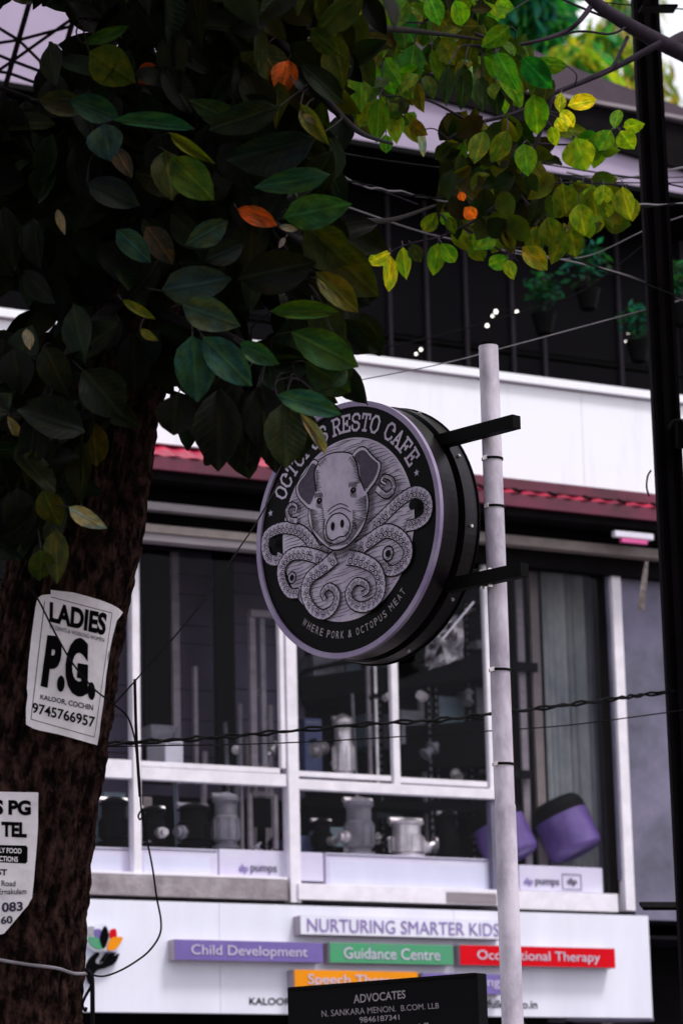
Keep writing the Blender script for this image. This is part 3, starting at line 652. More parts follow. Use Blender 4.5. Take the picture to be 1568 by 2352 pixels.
pet([(512,618),(518,560),(540,520),(575,492),(610,480),(735,486),(742,505),(715,570),(650,602),(600,618),(572,650),(562,700),(530,672)], 'white', .004, .018, 'hand_backing')
for (x, y) in ((655, 492), (680, 490), (703, 489)):
    extr([(x-6, y), (x+7, y), (x-28, 548), (x-46, 552)], ZE(WS), .0205, .041).build('finger', M['ink'], sg)
# brackets under the board
for i, x in enumerate((1180, 1300, 1380)):
    A = hit(x, 2338, WO+WN*.1, WN); B = hit(x+60, 2400, WO+WN*-.4, WN)
    MB().tube([A, B], .022).build('brace', M['polemat' if i % 2 else 'beam'], sg)
MB().wbox(fu(1300, 2336, .2), fu(1500, 2336, .2), fv(1400, 2344, .2), fv(1400, 2337, .2), .0, .2).build('brace_plate', M['lilac'], sg)
# ================================================================== ROUND SIGN
SC = ptd(798, 1216, 10.5); TH = R_(45)
SN = Vector((-math.sin(TH), -math.cos(TH), 0)); ST = Vector((math.cos(TH), -math.sin(TH), 0)); ZZ = Vector((0,0,1))
SR = 299*10.5/FPX
rs = thing('round_cafe_sign', 'round black cafe sign with a pig head over octopus tentacles', 'sign', SC-ZZ*SR)
def S2(zx, zy):
    q = hit((950+zx/1.3067)/1.7417, (1550+zy/1.3067)/1.7417, SC, SN)-SC; return q.dot(ST), q.z
def SL(a, b, d): return SC+ST*a+ZZ*b+SN*d
def disc(r, d0, d1, mt, name, n=96, rin=None, **k):
    mb = MB(); V = []; rs_ = [(r, d0), (r, d1)]
    if rin is None:
        mb.lathe(SC, SN, [(d0, r), (d1, r)], n)
    else:
        V = []; F = []
        for j in range(n):
            a = 2*math.pi*j/n; c, s = math.cos(a), math.sin(a)
            V += [SL(c*r, s*r, d0), SL(c*r, s*r, d1), SL(c*rin, s*rin, d1), SL(c*rin, s*rin, d0)]
        for j in range(n):
            for q in range(4): F.append((j*4+q, ((j+1) % n)*4+q, ((j+1) % n)*4+(q+1) % 4, j*4+(q+1) % 4))
        mb.add(V, F)
    return mb.build(name, mt, rs, **k)
disc(SR*.985, -.085, -.004, M['drum'], 'drum'); disc(SR*.90, -.112, -.086, M['black'], 'groove'); disc(SR*1.0, -.175, -.113, M['drum'], 'rear_drum')
disc(SR*1.012, -.182, -.176, M['black'], 'rear_plate')
disc(SR*.972, -.003, .001, M['facedk'], 'face'); disc(SR, -.006, .010, M['rim'], 'rim', rin=SR*.957)
for k in range(5):
    a = R_(60-k*33); p = SL(math.cos(a)*SR*.99, math.sin(a)*SR*.99, -.14); MB().lathe(p, Vector((math.cos(a)*ST.x, math.cos(a)*ST.y, math.sin(a))), [(0, .006), (.012, .006)], 8).build('bolt', M['steel'], rs)
disc(SR*.715, .0015, .0025, M['facelav'], 'picture_ground')
h = MB()
rr = SR*.70
kk = 0; b = -rr
while b < rr:                       # engraved background lines
    b += .0125
    yb = b; half = math.sqrt(max(rr*rr-yb*yb, 0)); x = -half
    while x < half:
        L_ = random.uniform(.05, .16)
        if x+L_ > half: L_ = half-x
        if L_ > .01:
            sl = .28; n_ = 5; V = []
            for i in range(n_+1):
                t = i/n_; th_ = .0004+.0009*math.sin(math.pi*t); xx = x+L_*t; yv = yb+sl*(L_*t)*.35+.002*math.sin(xx*60)
                if xx*xx+yv*yv > rr*rr: yv = math.copysign(math.sqrt(max(rr*rr-xx*xx, 0)), yv)
                V += [SL(xx, yv-th_, .0031), SL(xx, yv+th_, .0031)]
            h.add(V, [(i*2, i*2+2, i*2+3, i*2+1) for i in range(n_)])
        x += L_+random.uniform(.006, .02)
h.build('engraved_lines', M['shade'], rs)
def ribbon2(pts, wid, z, mb, sub=6):
    P = spline(pts, sub) if sub > 1 else pts; Q = [Vector(S2(*p)) for p in P]; n = len(Q); V = []
    for i, q in enumerate(Q):
        t = (Q[min(i+1, n-1)]-Q[max(i-1, 0)]); t = Vector((t.x, t.y)).normalized() if t.length > 1e-9 else Vector((1, 0))
        f = i/(n-1); w_ = wid(f) if callable(wid) else wid
        nn = Vector((-t.y, t.x))*w_/2; V += [SL(q.x-nn.x, q.y-nn.y, z), SL(q.x+nn.x, q.y+nn.y, z)]
    mb.add(V, [(i*2, i*2+2, i*2+3, i*2+1) for i in range(n-1)]); return Q
def poly2(pts, z, mb, sub=5):
    P = spline(pts, sub, True) if sub > 1 else pts
    return extr([S2(*p) for p in P], SL, z, z+.0004, mb)
PXM = 1/ (SR and (681/SR))          # metres per zoom pixel
def dot2(a, b, r, z, mb, n=12, rin=0, ec=1.0):
    V = []
    for j in range(n):
        an = 2*math.pi*j/n; V.append(SL(a+math.cos(an)*r*ec, b+math.sin(an)*r, z))
    if rin:
        for j in range(n):
            an = 2*math.pi*j/n; V.append(SL(a+math.cos(an)*rin*ec, b+math.sin(an)*rin, z))
        mb.add(V, [(j, (j+1) % n, (j+1) % n+n, j+n) for j in range(n)])
    else: mb.add(V, [tuple(range(n))])
tent = [
 ([(690,745),(745,695),(800,640),(860,585),(930,548),(985,570),(1000,625),(985,680),(935,715),(885,725)], 66, 50),
 ([(475,865),(420,850),(385,800),(340,755),(280,735),(215,740),(160,775),(150,840),(170,895),(215,905),(232,870)], 66, 48),
 ([(630,850),(700,800),(780,752),(850,775),(895,835),(888,905),(845,950),(795,960),(770,925)], 76, 44),
 ([(470,905),(420,885),(345,868),(280,882),(238,945),(245,1020),(280,1075),(325,1078)], 70, 46),
 ([(520,890),(455,945),(385,1000),(365,1080),(400,1160),(460,1190),(515,1150),(530,1080),(490,1042),(455,1075),(468,1110)], 74, 20),
 ([(585,890),(660,905),(735,950),(762,1030),(745,1105),(680,1150),(615,1135),(592,1075),(630,1018),(680,1030),(690,1065),(660,1085)], 74, 20),
 ([(325,700),(285,690),(272,645),(295,612),(322,625),(318,655)], 26, 8), ([(742,530),(790,568),(828,540),(825,488),(785,468),(768,492),(790,508)], 30, 8)]
for ti, (pts, w0, w1) in enumerate(tent):
    z = .0036+ti*.0016
    wf = lambda f, w0=w0, w1=w1: (w0+(w1-w0)*f)*PXM
    ol = MB(); ribbon2(pts, lambda f: wf(f)+15*PXM, z, ol); bl = ol.build('tentacle_outline', M['facedk'], rs)
    tb = MB(); Q = ribbon2(pts, wf, z+.0004, tb); tq = tb.build('tentacle', M['facelav'], rs)
    sk = MB(); shd = MB()
    acc = 0; nxt = 26*PXM; side = 1; n = len(Q)
    for i in range(1, n):
        acc += (Q[i]-Q[i-1]).length
        if acc > nxt:
            f = i/(n-1); wd = wf(f); t = (Q[min(i+1, n-1)]-Q[i-1]).normalized(); nn = Vector((-t.y, t.x))
            if wd > 14*PXM:
                sg_ = (-1 if ti in (1, 3, 4, 6) else 1)
                for off, r in ((.23*sg_, wd*.25), (-.14*sg_, wd*.17)):
                    p = Q[i]-nn*wd*off*(1 if side > 0 or off*sg_ > 0 else .6) + t*(0 if off*sg_ > 0 else wd*.2)
                    dot2(p.x, p.y, r, z+.0007, sk); dot2(p.x, p.y, r*.66, z+.0010, shd); dot2(p.x, p.y, r*.26, z+.0013, sk)
            side = -side; nxt += max(wd*.53, 10*PXM)
    sk.build('sucker_row', M['facedk'], tq)
    shd.build('sucker_ring_row', M['facelav'], tq)
    ed = MB(); n_ = len(Q)
    for i in range(3, n_-3, 2):
        t = (Q[i+1]-Q[i-1]).normalized(); nn = Vector((-t.y, t.x))*wf(i/(n_-1))*(.5 if ti in (0, 2, 5, 7) else -.5); q0 = Q[i]+nn*.98; q1 = Q[i]+nn*.62; ed.add([SL(q0.x-t.x*.0016, q0.y-t.y*.0016, z+.0007), SL(q0.x+t.x*.0016, q0.y+t.y*.0016, z+.0007), SL(q1.x, q1.y, z+.0007)], [(0, 1, 2)])
    ed.build('engraved_edge', M['facedk'], tq)
for (x, y, r1, r2_) in ((303, 998, 36, 28), (303, 998, 17, 0), (805, 872, 44, 34), (805, 872, 20, 0), (200, 815, 26, 0), (932, 618, 26, 0)):
    e = MB(); a, b = S2(x, y); dot2(a, b, r1*PXM, .0175, e, 20, r2_*PXM); e.build('tentacle_eye' if not r2_ else 'tentacle_eye_ring', M['facedk'], rs)
# pig
z = .018
ow = MB()
LEAR = [(442,402),(418,384),(396,410),(372,455),(342,492),(327,532),(340,580),(370,614),(396,634),(416,600),(432,540),(426,480),(432,432)]
REAR = [(618,368),(640,332),(668,318),(690,325),(712,352),(745,384),(764,402),(760,442),(740,492),(712,530),(692,552),(668,520),(655,462),(648,402)]
HEAD = [(442,400),(478,366),(530,348),(590,348),(622,362),(648,398),(656,470),(690,540),(702,604),(692,682),(664,750),(622,802),(584,834),(540,850),(500,842),(450,802),(410,745),(394,690),(396,640),(416,600),(430,560),(424,500),(430,440)]
def outl(pts, wd, z, mb): ribbon2(pts+[pts[0], pts[1]], wd*PXM, z, mb)
for P in (LEAR, REAR, HEAD): outl(P, 16, z, ow)
ow.build('pig_outline', M['facedk'], rs)
hd = MB(); poly2(HEAD, z+.0010, hd); hd_o = hd.build('pig_head', M['facelav'], rs)
for P, nm in ((LEAR, 'pig_ear'), (REAR, 'pig_ear')):
    q = MB(); poly2(P, z+.0006, q); eo = q.build(nm, M['facelav'], rs)
    cx = sum(p[0] for p in P)/len(P); cy = sum(p[1] for p in P)/len(P)
    q = MB(); poly2([(cx+(p[0]-cx)*.86, cy+(p[1]-cy)*.86) for p in P], z+.0018, q); q.build('inner_ear', M['shade'], eo)
ln = MB(); zl = z+.0024
ribbon2([(442,400),(424,440),(426,500),(432,550)], 9*PXM, zl, ln); ribbon2([(622,362),(646,405),(655,465),(688,545)], 9*PXM, zl, ln)
SN_ = [(500,690),(522,668),(560,661),(590,680),(608,712),(605,748),(582,780),(552,786),(520,803),(494,790),(484,752),(487,715)]
outl(SN_, 7, zl, ln)
ribbon2([(492,652),(520,628),(560,612),(600,628)], 5*PXM, zl, ln); ribbon2([(500,668),(530,645),(570,634),(612,655)], 5*PXM, zl, ln)
ribbon2([(478,690),(470,740),(480,800),(520,822),(560,815),(600,790),(622,745),(622,700)], 5*PXM, zl, ln)
for (x, y, rx, ry) in ((519, 730, 10, 24), (568, 716, 10, 23)):
    a, b = S2(x, y); dot2(a, b, ry*PXM, zl, ln, 16, ec=.62)
for (x, y) in ((449, 597), (626, 542)):
    a, b = S2(x, y); dot2(a, b, 17*PXM, zl, ln, 14, ec=1.3)
for (cx_, cy_, sx) in ((449, 597, -1), (626, 542, 1)):
    for k in range(9): ribbon2([(cx_-22+k*5, cy_-14-k % 3*3), (cx_-26+k*5+sx*2, cy_-38-(k*7) % 13)], 3*PXM, zl, ln, 1)
    for k in range(7): ribbon2([(cx_-16+k*5, cy_+14), (cx_-13+k*5, cy_+34+(k*5) % 9)], 2.6*PXM, zl, ln, 1)
random.seed(3)
def hatch(pa, pb, n, L_, ang, wd=4.6):
    for i in range(n):
        f = i/(n-1); x = pa[0]+(pb[0]-pa[0])*f; y = pa[1]+(pb[1]-pa[1])*f; a = R_(ang[0]+(ang[1]-ang[0])*f); l = L_*random.uniform(.6, 1.25)
        ribbon2([(x, y), (x+math.cos(a)*l*.5+1, y-math.sin(a)*l*.5), (x+math.cos(a)*l, y-math.sin(a)*l)], lambda t: wd*PXM*(1.15-t), zl, ln, 2)
hatch((398, 640), (412, 742), 16, 46, (-10, 30)); hatch((412, 745), (500, 838), 18, 40, (35, 75)); hatch((500, 838), (600, 822), 16, 34, (80, 110))
hatch((610, 812), (690, 690), 20, 52, (130, 165)); hatch((698, 680), (694, 570), 15, 50, (170, 200)); hatch((432, 440), (432, 540), 14, 26, (0, -10)); hatch((650, 410), (662, 500), 13, 30, (180, 200))
hatch((445, 405), (475, 372), 6, 26, (-60, -60)); hatch((612, 365), (645, 402), 7, 28, (240, 220)); hatch((470, 640), (478, 740), 12, 26, (160, 190)); hatch((622, 650), (628, 740), 12, 24, (0, -20))
a, b = S2(449, 593); 
ln.build('pig_lines', M['facedk'], rs)
gl = MB()
for (x, y) in ((452, 594), (629, 539)): a, b = S2(x, y); dot2(a, b, 3.2*PXM, zl+.0008, gl, 8)
gl.build('eye_glint', M['facelav'], rs)
# light body below the chin
nb = MB()
for i in range(26):
    a0 = R_(200+i*5.6); ribbon2([(545+math.cos(a0)*96, 800-math.sin(a0)*66), (545+math.cos(a0)*140, 812-math.sin(a0)*96)], lambda t: 5*PXM*(1.1-t), .0172, nb, 2)
nb.build('chin_shading', M['facedk'], rs)
# lettering on the ring, slab letters made of strokes
GL = {'O': [[(.3,0),(.7,0),(1,.25),(1,.75),(.7,1),(.3,1),(0,.75),(0,.25),(.3,0)]],
 'C': [[(1,.72),(1,.8),(.75,1),(.3,1),(0,.75),(0,.25),(.3,0),(.75,0),(1,.2),(1,.28)],[(.82,.68),(1.1,.68)]],
 'T': [[(.5,0),(.5,1)],[(0,1),(1,1)],[(0,1),(0,.74)],[(1,1),(1,.74)],[(.25,0),(.75,0)]],
 'P': [[(.15,0),(.15,1)],[(-.05,1),(.75,1),(1,.85),(1,.6),(.75,.45),(.15,.45)],[(-.05,0),(.42,0)]],
 'U': [[(.05,1),(.05,.25),(.3,0),(.7,0),(.95,.25),(.95,1)],[(-.12,1),(.28,1)],[(.72,1),(1.12,1)]],
 'S': [[(.95,.7),(.95,.85),(.7,1),(.3,1),(.03,.85),(.03,.65),(.3,.52),(.7,.48),(.97,.35),(.97,.15),(.7,0),(.3,0),(.05,.15),(.05,.3)]],
 'R': [[(.15,0),(.15,1)],[(-.05,1),(.7,1),(.95,.85),(.95,.65),(.7,.5),(.15,.5)],[(.55,.5),(.95,0)],[(-.05,0),(.38,0)],[(.8,0),(1.15,0)]],
 'E': [[(.15,0),(.15,1)],[(-.05,1),(.95,1),(.95,.75)],[(-.05,0),(.98,0),(.98,.25)],[(.15,.5),(.65,.5)],[(.65,.36),(.65,.64)]],
 'A': [[(.1,0),(.5,1),(.9,0)],[(.27,.35),(.73,.35)],[(-.1,0),(.3,0)],[(.7,0),(1.1,0)]],
 'F': [[(.15,0),(.15,1)],[(-.05,1),(.95,1),(.95,.72)],[(-.05,0),(.42,0)],[(.15,.5),(.65,.5)],[(.65,.36),(.65,.64)]]}
lt = MB()
def angof(zx, zy): a, b = S2(zx, zy); return math.atan2(b, a), math.hypot(a, b)
def sletter(ch, ang, r, h, wd, th=.22, z=.0030):
    er = Vector((math.cos(ang), math.sin(ang))); et = Vector((math.sin(ang), -math.cos(ang)))
    for st in GL[ch]:
        P = [er*(r+(y-.5)*h)+et*(x-.5)*wd for x, y in st]
        for a, b in zip(P[:-1], P[1:]):
            d = (b-a).normalized(); nn = Vector((-d.y, d.x))*h*th*.5; a2 = a-d*h*th*.35; b2 = b+d*h*th*.35
            lt.add([SL(a2.x-nn.x, a2.y-nn.y, z), SL(b2.x-nn.x, b2.y-nn.y, z), SL(b2.x+nn.x, b2.y+nn.y, z), SL(a2.x+nn.x, a2.y+nn.y, z)], [(0,1,2,3)])
            z += .00002
for word, p0, p1 in (('OCTOPUS', (222, 545), (448, 235)), ('RESTO', (520, 213), (718, 207)), ('CAFE', (785, 262), (893, 388))):
    a0, _ = angof(*p0); a1, _ = angof(*p1)
    if word == 'OCTOPUS': pass
    n = len(word)
    for i, ch in enumerate(word): sletter(ch, a0+(a1-a0)*i/(n-1), SR*.835, SR*.125, SR*.080 if word != 'OCTOPUS' else SR*.072, .15)
for (zx, zy) in ((938, 447), (176, 658)):
    a, b = S2(zx, zy); P = []
    for k in range(10):
        an = math.pi/2+k*math.pi/5; r_ = (20 if k % 2 == 0 else 8)*PXM; P.append((a+math.cos(an)*r_, b+math.sin(an)*r_))
    extr(P, SL, .003, .0034, lt)
lt.build('lettering', M['facelav'], rs)
l2 = MB(); words = 'WHERE PORK & OCTOPUS MEAT'
a0, _ = angof(330, 1245); a1, _ = angof(882, 1062)
if a0 > 0: a0 -= 2*math.pi
adv = {' ': .55, '&': 1.15, 'W': 1.25, 'M': 1.2}
tot = [adv.get(c, 1) for c in words]; S_ = sum(tot); acc = 0
for c, ad in zip(words, tot):
    cen = acc+ad/2; acc += ad
    if c == ' ': continue
    an = a0+(a1-a0)*cen/S_; er = Vector((math.cos(an), math.sin(an))); et = Vector((-math.sin(an), math.cos(an)))
    V, F = text2d(c, .01); hh = SR*.058; ww = (a1-a0)*SR*.815*ad/S_*.66
    l2.add([SL(*( -er*(y-.5)*hh+er*SR*.815+et*(x-.5)*ww), .003) for x, y in V], F)
l2.build('small_lettering', M['beam'], rs)
# bracket arms in the plane of the sign
def arm(pa, pb, hgt, dep, name='bracket_arm'):
    A = hit(*pa, SC-SN*.10, SN); B = hit(*pb, SC-SN*.10, SN); B.z = A.z = (A.z+B.z)/2
    d = (B-A); L_ = d.length; d.normalize(); return A, B, MB().box((A+B)/2, d, SN, ZZ, L_/2, dep/2, hgt/2).build(name, M['black'], rs, bevel=.002)
A1, B1, _ = arm((1000, 1015), (1186, 971), .045, .04); A2, B2, _ = arm((1030, 1343), (1204, 1312), .045, .04)
# ================================================================== GALVANISED POLE
PR = 47*10.1/FPX/2*1.0
pd = (A1-EYE).dot(FWD)
pole_pt = hit(1128, 1000, SC-SN*(.10+.02+PR+.002), SN)
pl = thing('galvanised_pole', 'pale galvanised steel pole carrying the round cafe sign', 'pole', Vector((pole_pt.x, pole_pt.y, 0)))
ptop = ptd(1117, 782, (pole_pt-EYE).dot(FWD)).z
MB().tube([Vector((pole_pt.x, pole_pt.y, 0.0)), Vector((pole_pt.x, pole_pt.y, 2.9))], PR*1.05, 28).build('lower_section', M['galv'], pl, smooth=True)
MB().tube([Vector((pole_pt.x, pole_pt.y, 2.9)), Vector((pole_pt.x, pole_pt.y, ptop))], PR*.98, 28).build('upper_section', M['galv'], pl, smooth=True)
MB().lathe(Vector((pole_pt.x, pole_pt.y, ptop)), ZZ, [(0, PR*.7), (.01, PR*.85), (.012, PR*.2)], 20).build('cap', M['black'], pl)
def zat(py): return hit(1130+(py-1200)*.034, py, Vector((pole_pt.x, pole_pt.y, 0)), Vector((0, -1, 0))).z
for py in (1055, 1165, 1540, 1756):
    MB().lathe(Vector((pole_pt.x, pole_pt.y, zat(py)-.004)), (ZZ+ST*.02).normalized(), [(0, PR*1.0), (.0005, PR*1.08), (.008, PR*1.08), (.0085, PR)], 24).build('band', M['black'], pl)
    MB().box(Vector((pole_pt.x, pole_pt.y, zat(py)))+SN*PR*1.1, ST, SN, ZZ, .008, .004, .007).build('band_clip', M['steel'], pl)
for s_ in (-1, 1):       # strap lugs of the lower bracket
    MB().box(Vector((pole_pt.x, pole_pt.y, B2.z))+SN*.052+ST*.018*s_, ST, SN, ZZ, .004, .006, .032).build('strap', M['steel'], pl)
# ================================================================== ADVOCATES BOARD
BA = R_(36); bd = Vector((math.cos(BA), -math.sin(BA), 0)); bn = Vector((-math.sin(BA), -math.cos(BA), 0)); bo = ptd(880, 2250, 11.2)
A = hit(671, 2270, bo, bn); B = hit(1106, 2236, bo, bn); zt = (A.z+B.z)/2; A.z = B.z = zt; L_ = (B-A).length
ab = thing('advocates_board', 'black name board with pale ADVOCATES lettering in front of the white sign board', 'sign', (A+B)/2-ZZ*1.0)
c = (A+B)/2-ZZ*.45
MB().box(c, bd, bn, ZZ, L_/2, .03, .45).build('board', M['facedk'], ab, bevel=.003)
for s_ in (-1, 1): MB().tube([c+bd*s_*L_*.42-ZZ*.45, Vector((c.x+bd.x*s_*L_*.42, c.y+bd.y*s_*L_*.42, 0))], .02).build('leg', M['polemat'], ab)
MB().box(c+ZZ*.446+bn*.0, bd, bn, ZZ, L_/2-.01, .035, .006).build('top_trim', M['black'], ab)
def board_text(body, TLp, TRp, BRp, BLp, mt, off=.01):
    V, F = text2d(body, off); mb = MB()
    def P(x, y):
        tx = TLp[0]+(TRp[0]-TLp[0])*x; ty = TLp[1]+(TRp[1]-TLp[1])*x; bx = BLp[0]+(BRp[0]-BLp[0])*x; by = BLp[1]+(BRp[1]-BLp[1])*x
        return hit(bx+(tx-bx)*y, by+(ty-by)*y, c+bn*.033, bn)
    mb.add([P(x, y) for x, y in V], F).build('lettering', mt, ab)
board_text('ADVOCATES', (811, 2285), (930, 2274), (931, 2293), (812, 2305), M['beam'], .012)
board_text('N. SANKARA MENON.  B.COM. LLB', (738, 2321), (1007, 2303), (1008, 2316), (739, 2336), M['beam'], .006)
board_text('9846187341', (825, 2336), (916, 2330), (917, 2342), (826, 2350), M['beam'], .006)
board_text('B.A. LLB', (900, 2360), (985, 2348), (986, 2360), (901, 2372), M['beam'], .006)
# ================================================================== DARK UTILITY POLE
up = thing('utility_pole', 'tall black steel utility pole at the right edge', 'utility pole', Vector((0, 0, 0)))
pc = ptd(1528, 1091-0, 13.0); base = Vector((pc.x, pc.y, 0)); up.location = base
hw = 61*13/FPX/2
pt = []
d1 = (ptd(1505, 0, 13.0)); xt = d1
topz = xt.z+.8
mb = MB(); tp = Vector((pc.x+(xt.x-pc.x)*1.3, pc.y, topz)); bt = ptd(1538, 2352, 13.0); 
mb.box((tp+Vector((pc.x+.02, pc.y, 0)))/2, X0, Vector((0,1,0)), (tp-Vector((pc.x+.02, pc.y, 0))).normalized(), hw*.25, hw, (tp-base).length/2)
for s_ in (-1, 1): mb.box((tp+Vector((pc.x+.02, pc.y, 0)))/2+X0*s_*hw*.86, X0, Vector((0,1,0)), (tp-Vector((pc.x+.02, pc.y, 0))).normalized(), hw*.14, hw*.95, (tp-base).length/2)
mb.build('shaft', M['polemat'], up)
mb = MB(); mb.box((tp+Vector((pc.x+.02, pc.y, 0)))/2-Vector((0, hw*.5, 0)), X0, Vector((0,1,0)), (tp-Vector((pc.x+.02, pc.y, 0))).normalized(), hw*.74, .006, (tp-base).length/2); mb.build('web', M['polemat'], up)
def plate(px, py, wx, hz): MB().box(ptd(px, py, 12.92), RGT, FWD, UPV, wx*13/FPX/2, .09, hz*13/FPX/2).build('clamp', M['polemat'], up)
plate(1530, 2081, 116, 7); plate(1510, 20, 80, 5); plate(1565, 1000, 30, 60)
MB().tube([ptd(*p, 12.9) for p in spline([(1490, 1140), (1484, 1120), (1486, 1095), (1494, 1080)], 6)], .004, 6).build('cable_loop', M['wire'], up)
MB().tube([ptd(*p, 12.8) for p in spline([(1568, 965), (1545, 968), (1535, 985)], 6)], .006, 6).build('cable_loop', M['wire'], up)
# ================================================================== CABLES
def cable(pts, d0, d1, r, m_, lb, name='overhead_cable', wob=0, twist=0):
    P = spline(pts, 10); n = len(P); Q = [ptd(x, y, d0+(d1-d0)*i/(n-1)) for i, (x, y) in enumerate(P)]
    if twist:
        t = thing(name, lb, 'cable', Q[0], 'cables strung across the street')
        for k in range(2):
            W_ = [q+(UPV*math.cos(i*.55+k*3.14)+FWD*math.sin(i*.55+k*3.14))*r*1.0+UPV*.004*math.sin(i*1.7+k*2) for i, q in enumerate(Q)]
            MB().tube(W_, r, 6).build('strand', M[m_ if k == 0 else 'wire'], t, smooth=True)
        return
    MB().tube(Q, r, 6).build(name, M[m_], None, smooth=True, label=lb, cat='cable', group='cables strung across the street')
cable([(560, 350), (762, 403), (877, 435), (1035, 461), (1150, 477), (1270, 478), (1568, 469), (1750, 455)], 11.5, 13, .0042, 'wiregrey', 'pale twisted cable sagging brightest across the upper right leaves', twist=1)
cable([(600, 320), (772, 351), (1008, 385), (1244, 409), (1427, 419), (1568, 419), (1750, 410)], 13, 14, .003, 'wire', 'thin dark cable just above the bright twisted one')
cable([(762, 385), (809, 420), (880, 440), (960, 470)], 13, 13, .0025, 'twigv', 'short thin cable dipping from the big leaves')
cable([(700, 440), (809, 479), (940, 524), (1040, 550), (1270, 592), (1443, 634), (1568, 690)], 12.6, 13.3, .004, 'wiregrey', 'grey cable sloping down through the yellow leaves to the pole')
cable([(998, 474), (1192, 540), (1323, 597), (1480, 652), (1600, 700)], 12.6, 13.2, .004, 'wire', 'dark cable crossing the lower leaf sprays to the pole')
cable([(1300, 395), (1400, 412), (1568, 385), (1640, 370)], 14, 14, .005, 'wiregrey', 'short grey cable rising right of the pole clamp')
cable([(1240, 375), (1380, 398), (1480, 412), (1568, 430)], 14, 13.2, .004, 'wire', 'dark cable meeting the pole above the bright one')
cable([(650, 905), (735, 890), (1003, 838), (1144, 802), (1323, 754), (1560, 690)], 12.5, 13.3, .0025, 'wiregrey', 'thin cable passing just over the top of the galvanised pole')
cable([(850, 800), (992, 775), (1250, 700), (1350, 660), (1480, 560)], 15, 15, .003, 'wire', 'thin dark cable climbing across the dark glazing')
cable([(180, 1712), (314, 1705), (483, 1694), (631, 1682), (832, 1664), (997, 1654), (1130, 1640), (1278, 1622), (1410, 1605), (1493, 1594), (1700, 1570)], 10.9, 12.9, .0050, 'wire', 'twisted black cable pair crossing the windows at mid height', twist=1)
cable([(180, 1716), (400, 1712), (574, 1709), (783, 1700), (1136, 1678), (1300, 1666), (1497, 1641), (1700, 1612)], 11, 12.9, .0026, 'wire', 'thin black cable just under the twisted pair')
cable([(262, 1618), (403, 1460), (483, 1360), (548, 1261), (586, 1205), (640, 1110)], 9.1, 10.2, .0028, 'wire', 'thin cord rising from the trunk to the left rim of the round sign')
cable([(1420, 600), (1300, 690)], 14, 14, .002, 'wiregrey', 'faint cord in front of the dark glazing near the pole') if 0 else None
cable([(760, 345), (900, 372), (1080, 390), (1300, 402), (1500, 408), (1700, 402)], 13.4, 14, .0022, 'wire', 'very thin cable highest of the wires over the dark glazing')
cable([(1060, 545), (1200, 585), (1340, 590), (1500, 520), (1650, 470)], 13.5, 13.6, .0022, 'wiregrey', 'thin slack cord dipping below the yellow leaves toward the pole')
cable([(1180, -20), (1300, -5), (1450, 12), (1700, 30)], 13.5, 13.5, .003, 'wire', 'thin wire at the very top right against the bright sky')
# cable loop dangling from trunk
cable([(60, 1340), (87, 1375), (125, 1450), (165, 1520), (205, 1570), (225, 1590), (262, 1618), (292, 1645), (308, 1690), (316, 1750), (322, 1800), (324, 1850), (336, 1920), (350, 1990), (360, 2060), (370, 2115), (366, 2150), (342, 2185), (310, 2210), (275, 2230), (240, 2242), (212, 2240)], 8.93, 9.15, .0030, 'wire', 'long black wire hanging in a loop from the leaning tree trunk', name='hanging_wire')
cable([(310, 1560), (312, 1650), (316, 1740), (322, 1830)], 9.2, 9.15, .005, 'wire', 'thick black wire hanging down in front of the first white post', name='hanging_wire')
cable([(324, 1862), (318, 1874), (322, 1882), (331, 1872), (326, 1858), (330, 1880), (334, 1892)], 9.14, 9.16, .003, 'wire', 'small knot in the hanging wire', name='wire_knot')
cable([(196, 2225), (205, 2236), (212, 2250), (208, 2268), (196, 2290), (190, 2308), (196, 2322), (199, 2314)], 9.0, 9.0, .0045, 'wire', 'curled wire end dangling beside the flower emblem', name='wire_knot')
cable([(200, 2228), (211, 2245), (213, 2300), (213, 2400)], 9.0, 9.0, .0075, 'wire', 'thick wire tail running straight down beside the trunk', name='hanging_wire')
cable([(0, 2150+55), (60, 2215), (130, 2216+8), (170, 2236), (200, 2236)], 8.93, 9.0, .005, 'wiregrey', 'pale cord wrapped round the foot of the trunk', name='trunk_cord')
# ================================================================== TREE (left)
TD = 9.25
SK = [(2352, -5, 190), (2100, 17, 180), (1900, 40, 172), (1720, 74, 166), (1500, 120, 160), (1300, 166, 150), (960, 235, 130), (700, 320, 112), (400, 430, 95), (0, 560, 80), (-500, 640, 60)]
def sk_at(y):
    for a, b in zip(SK[:-1], SK[1:]):
        if b[0] <= y <= a[0]:
            f = (a[0]-y)/(a[0]-b[0]); return a[1]+(b[1]-a[1])*f, a[2]+(b[2]-a[2])*f
    return (SK[0][1]-(y-2352)*.06, SK[0][2]+(y-2352)*.05) if y > 2352 else (SK[-1][1], SK[-1][2])
def on_trunk(x, y, eps=.0):
    xa, r = sk_at(y); s = max(-.999, min(.999, (x-xa)/r)); return ptd(x, y, TD-(r*TD/FPX+eps)*math.sqrt(1-s*s))
base = ptd(-20, 2352, TD); tr = thing('broadleaf_tree', 'leaning dark tree with big glossy leaves and two posters on its trunk', 'tree', Vector((base.x-.05, base.y, 0)))
V = []; F = []; NA = 200; ys = []
y = 4100.0
while y > -500: ys.append(y); y -= 9 if 800 < y < 2400 else 30
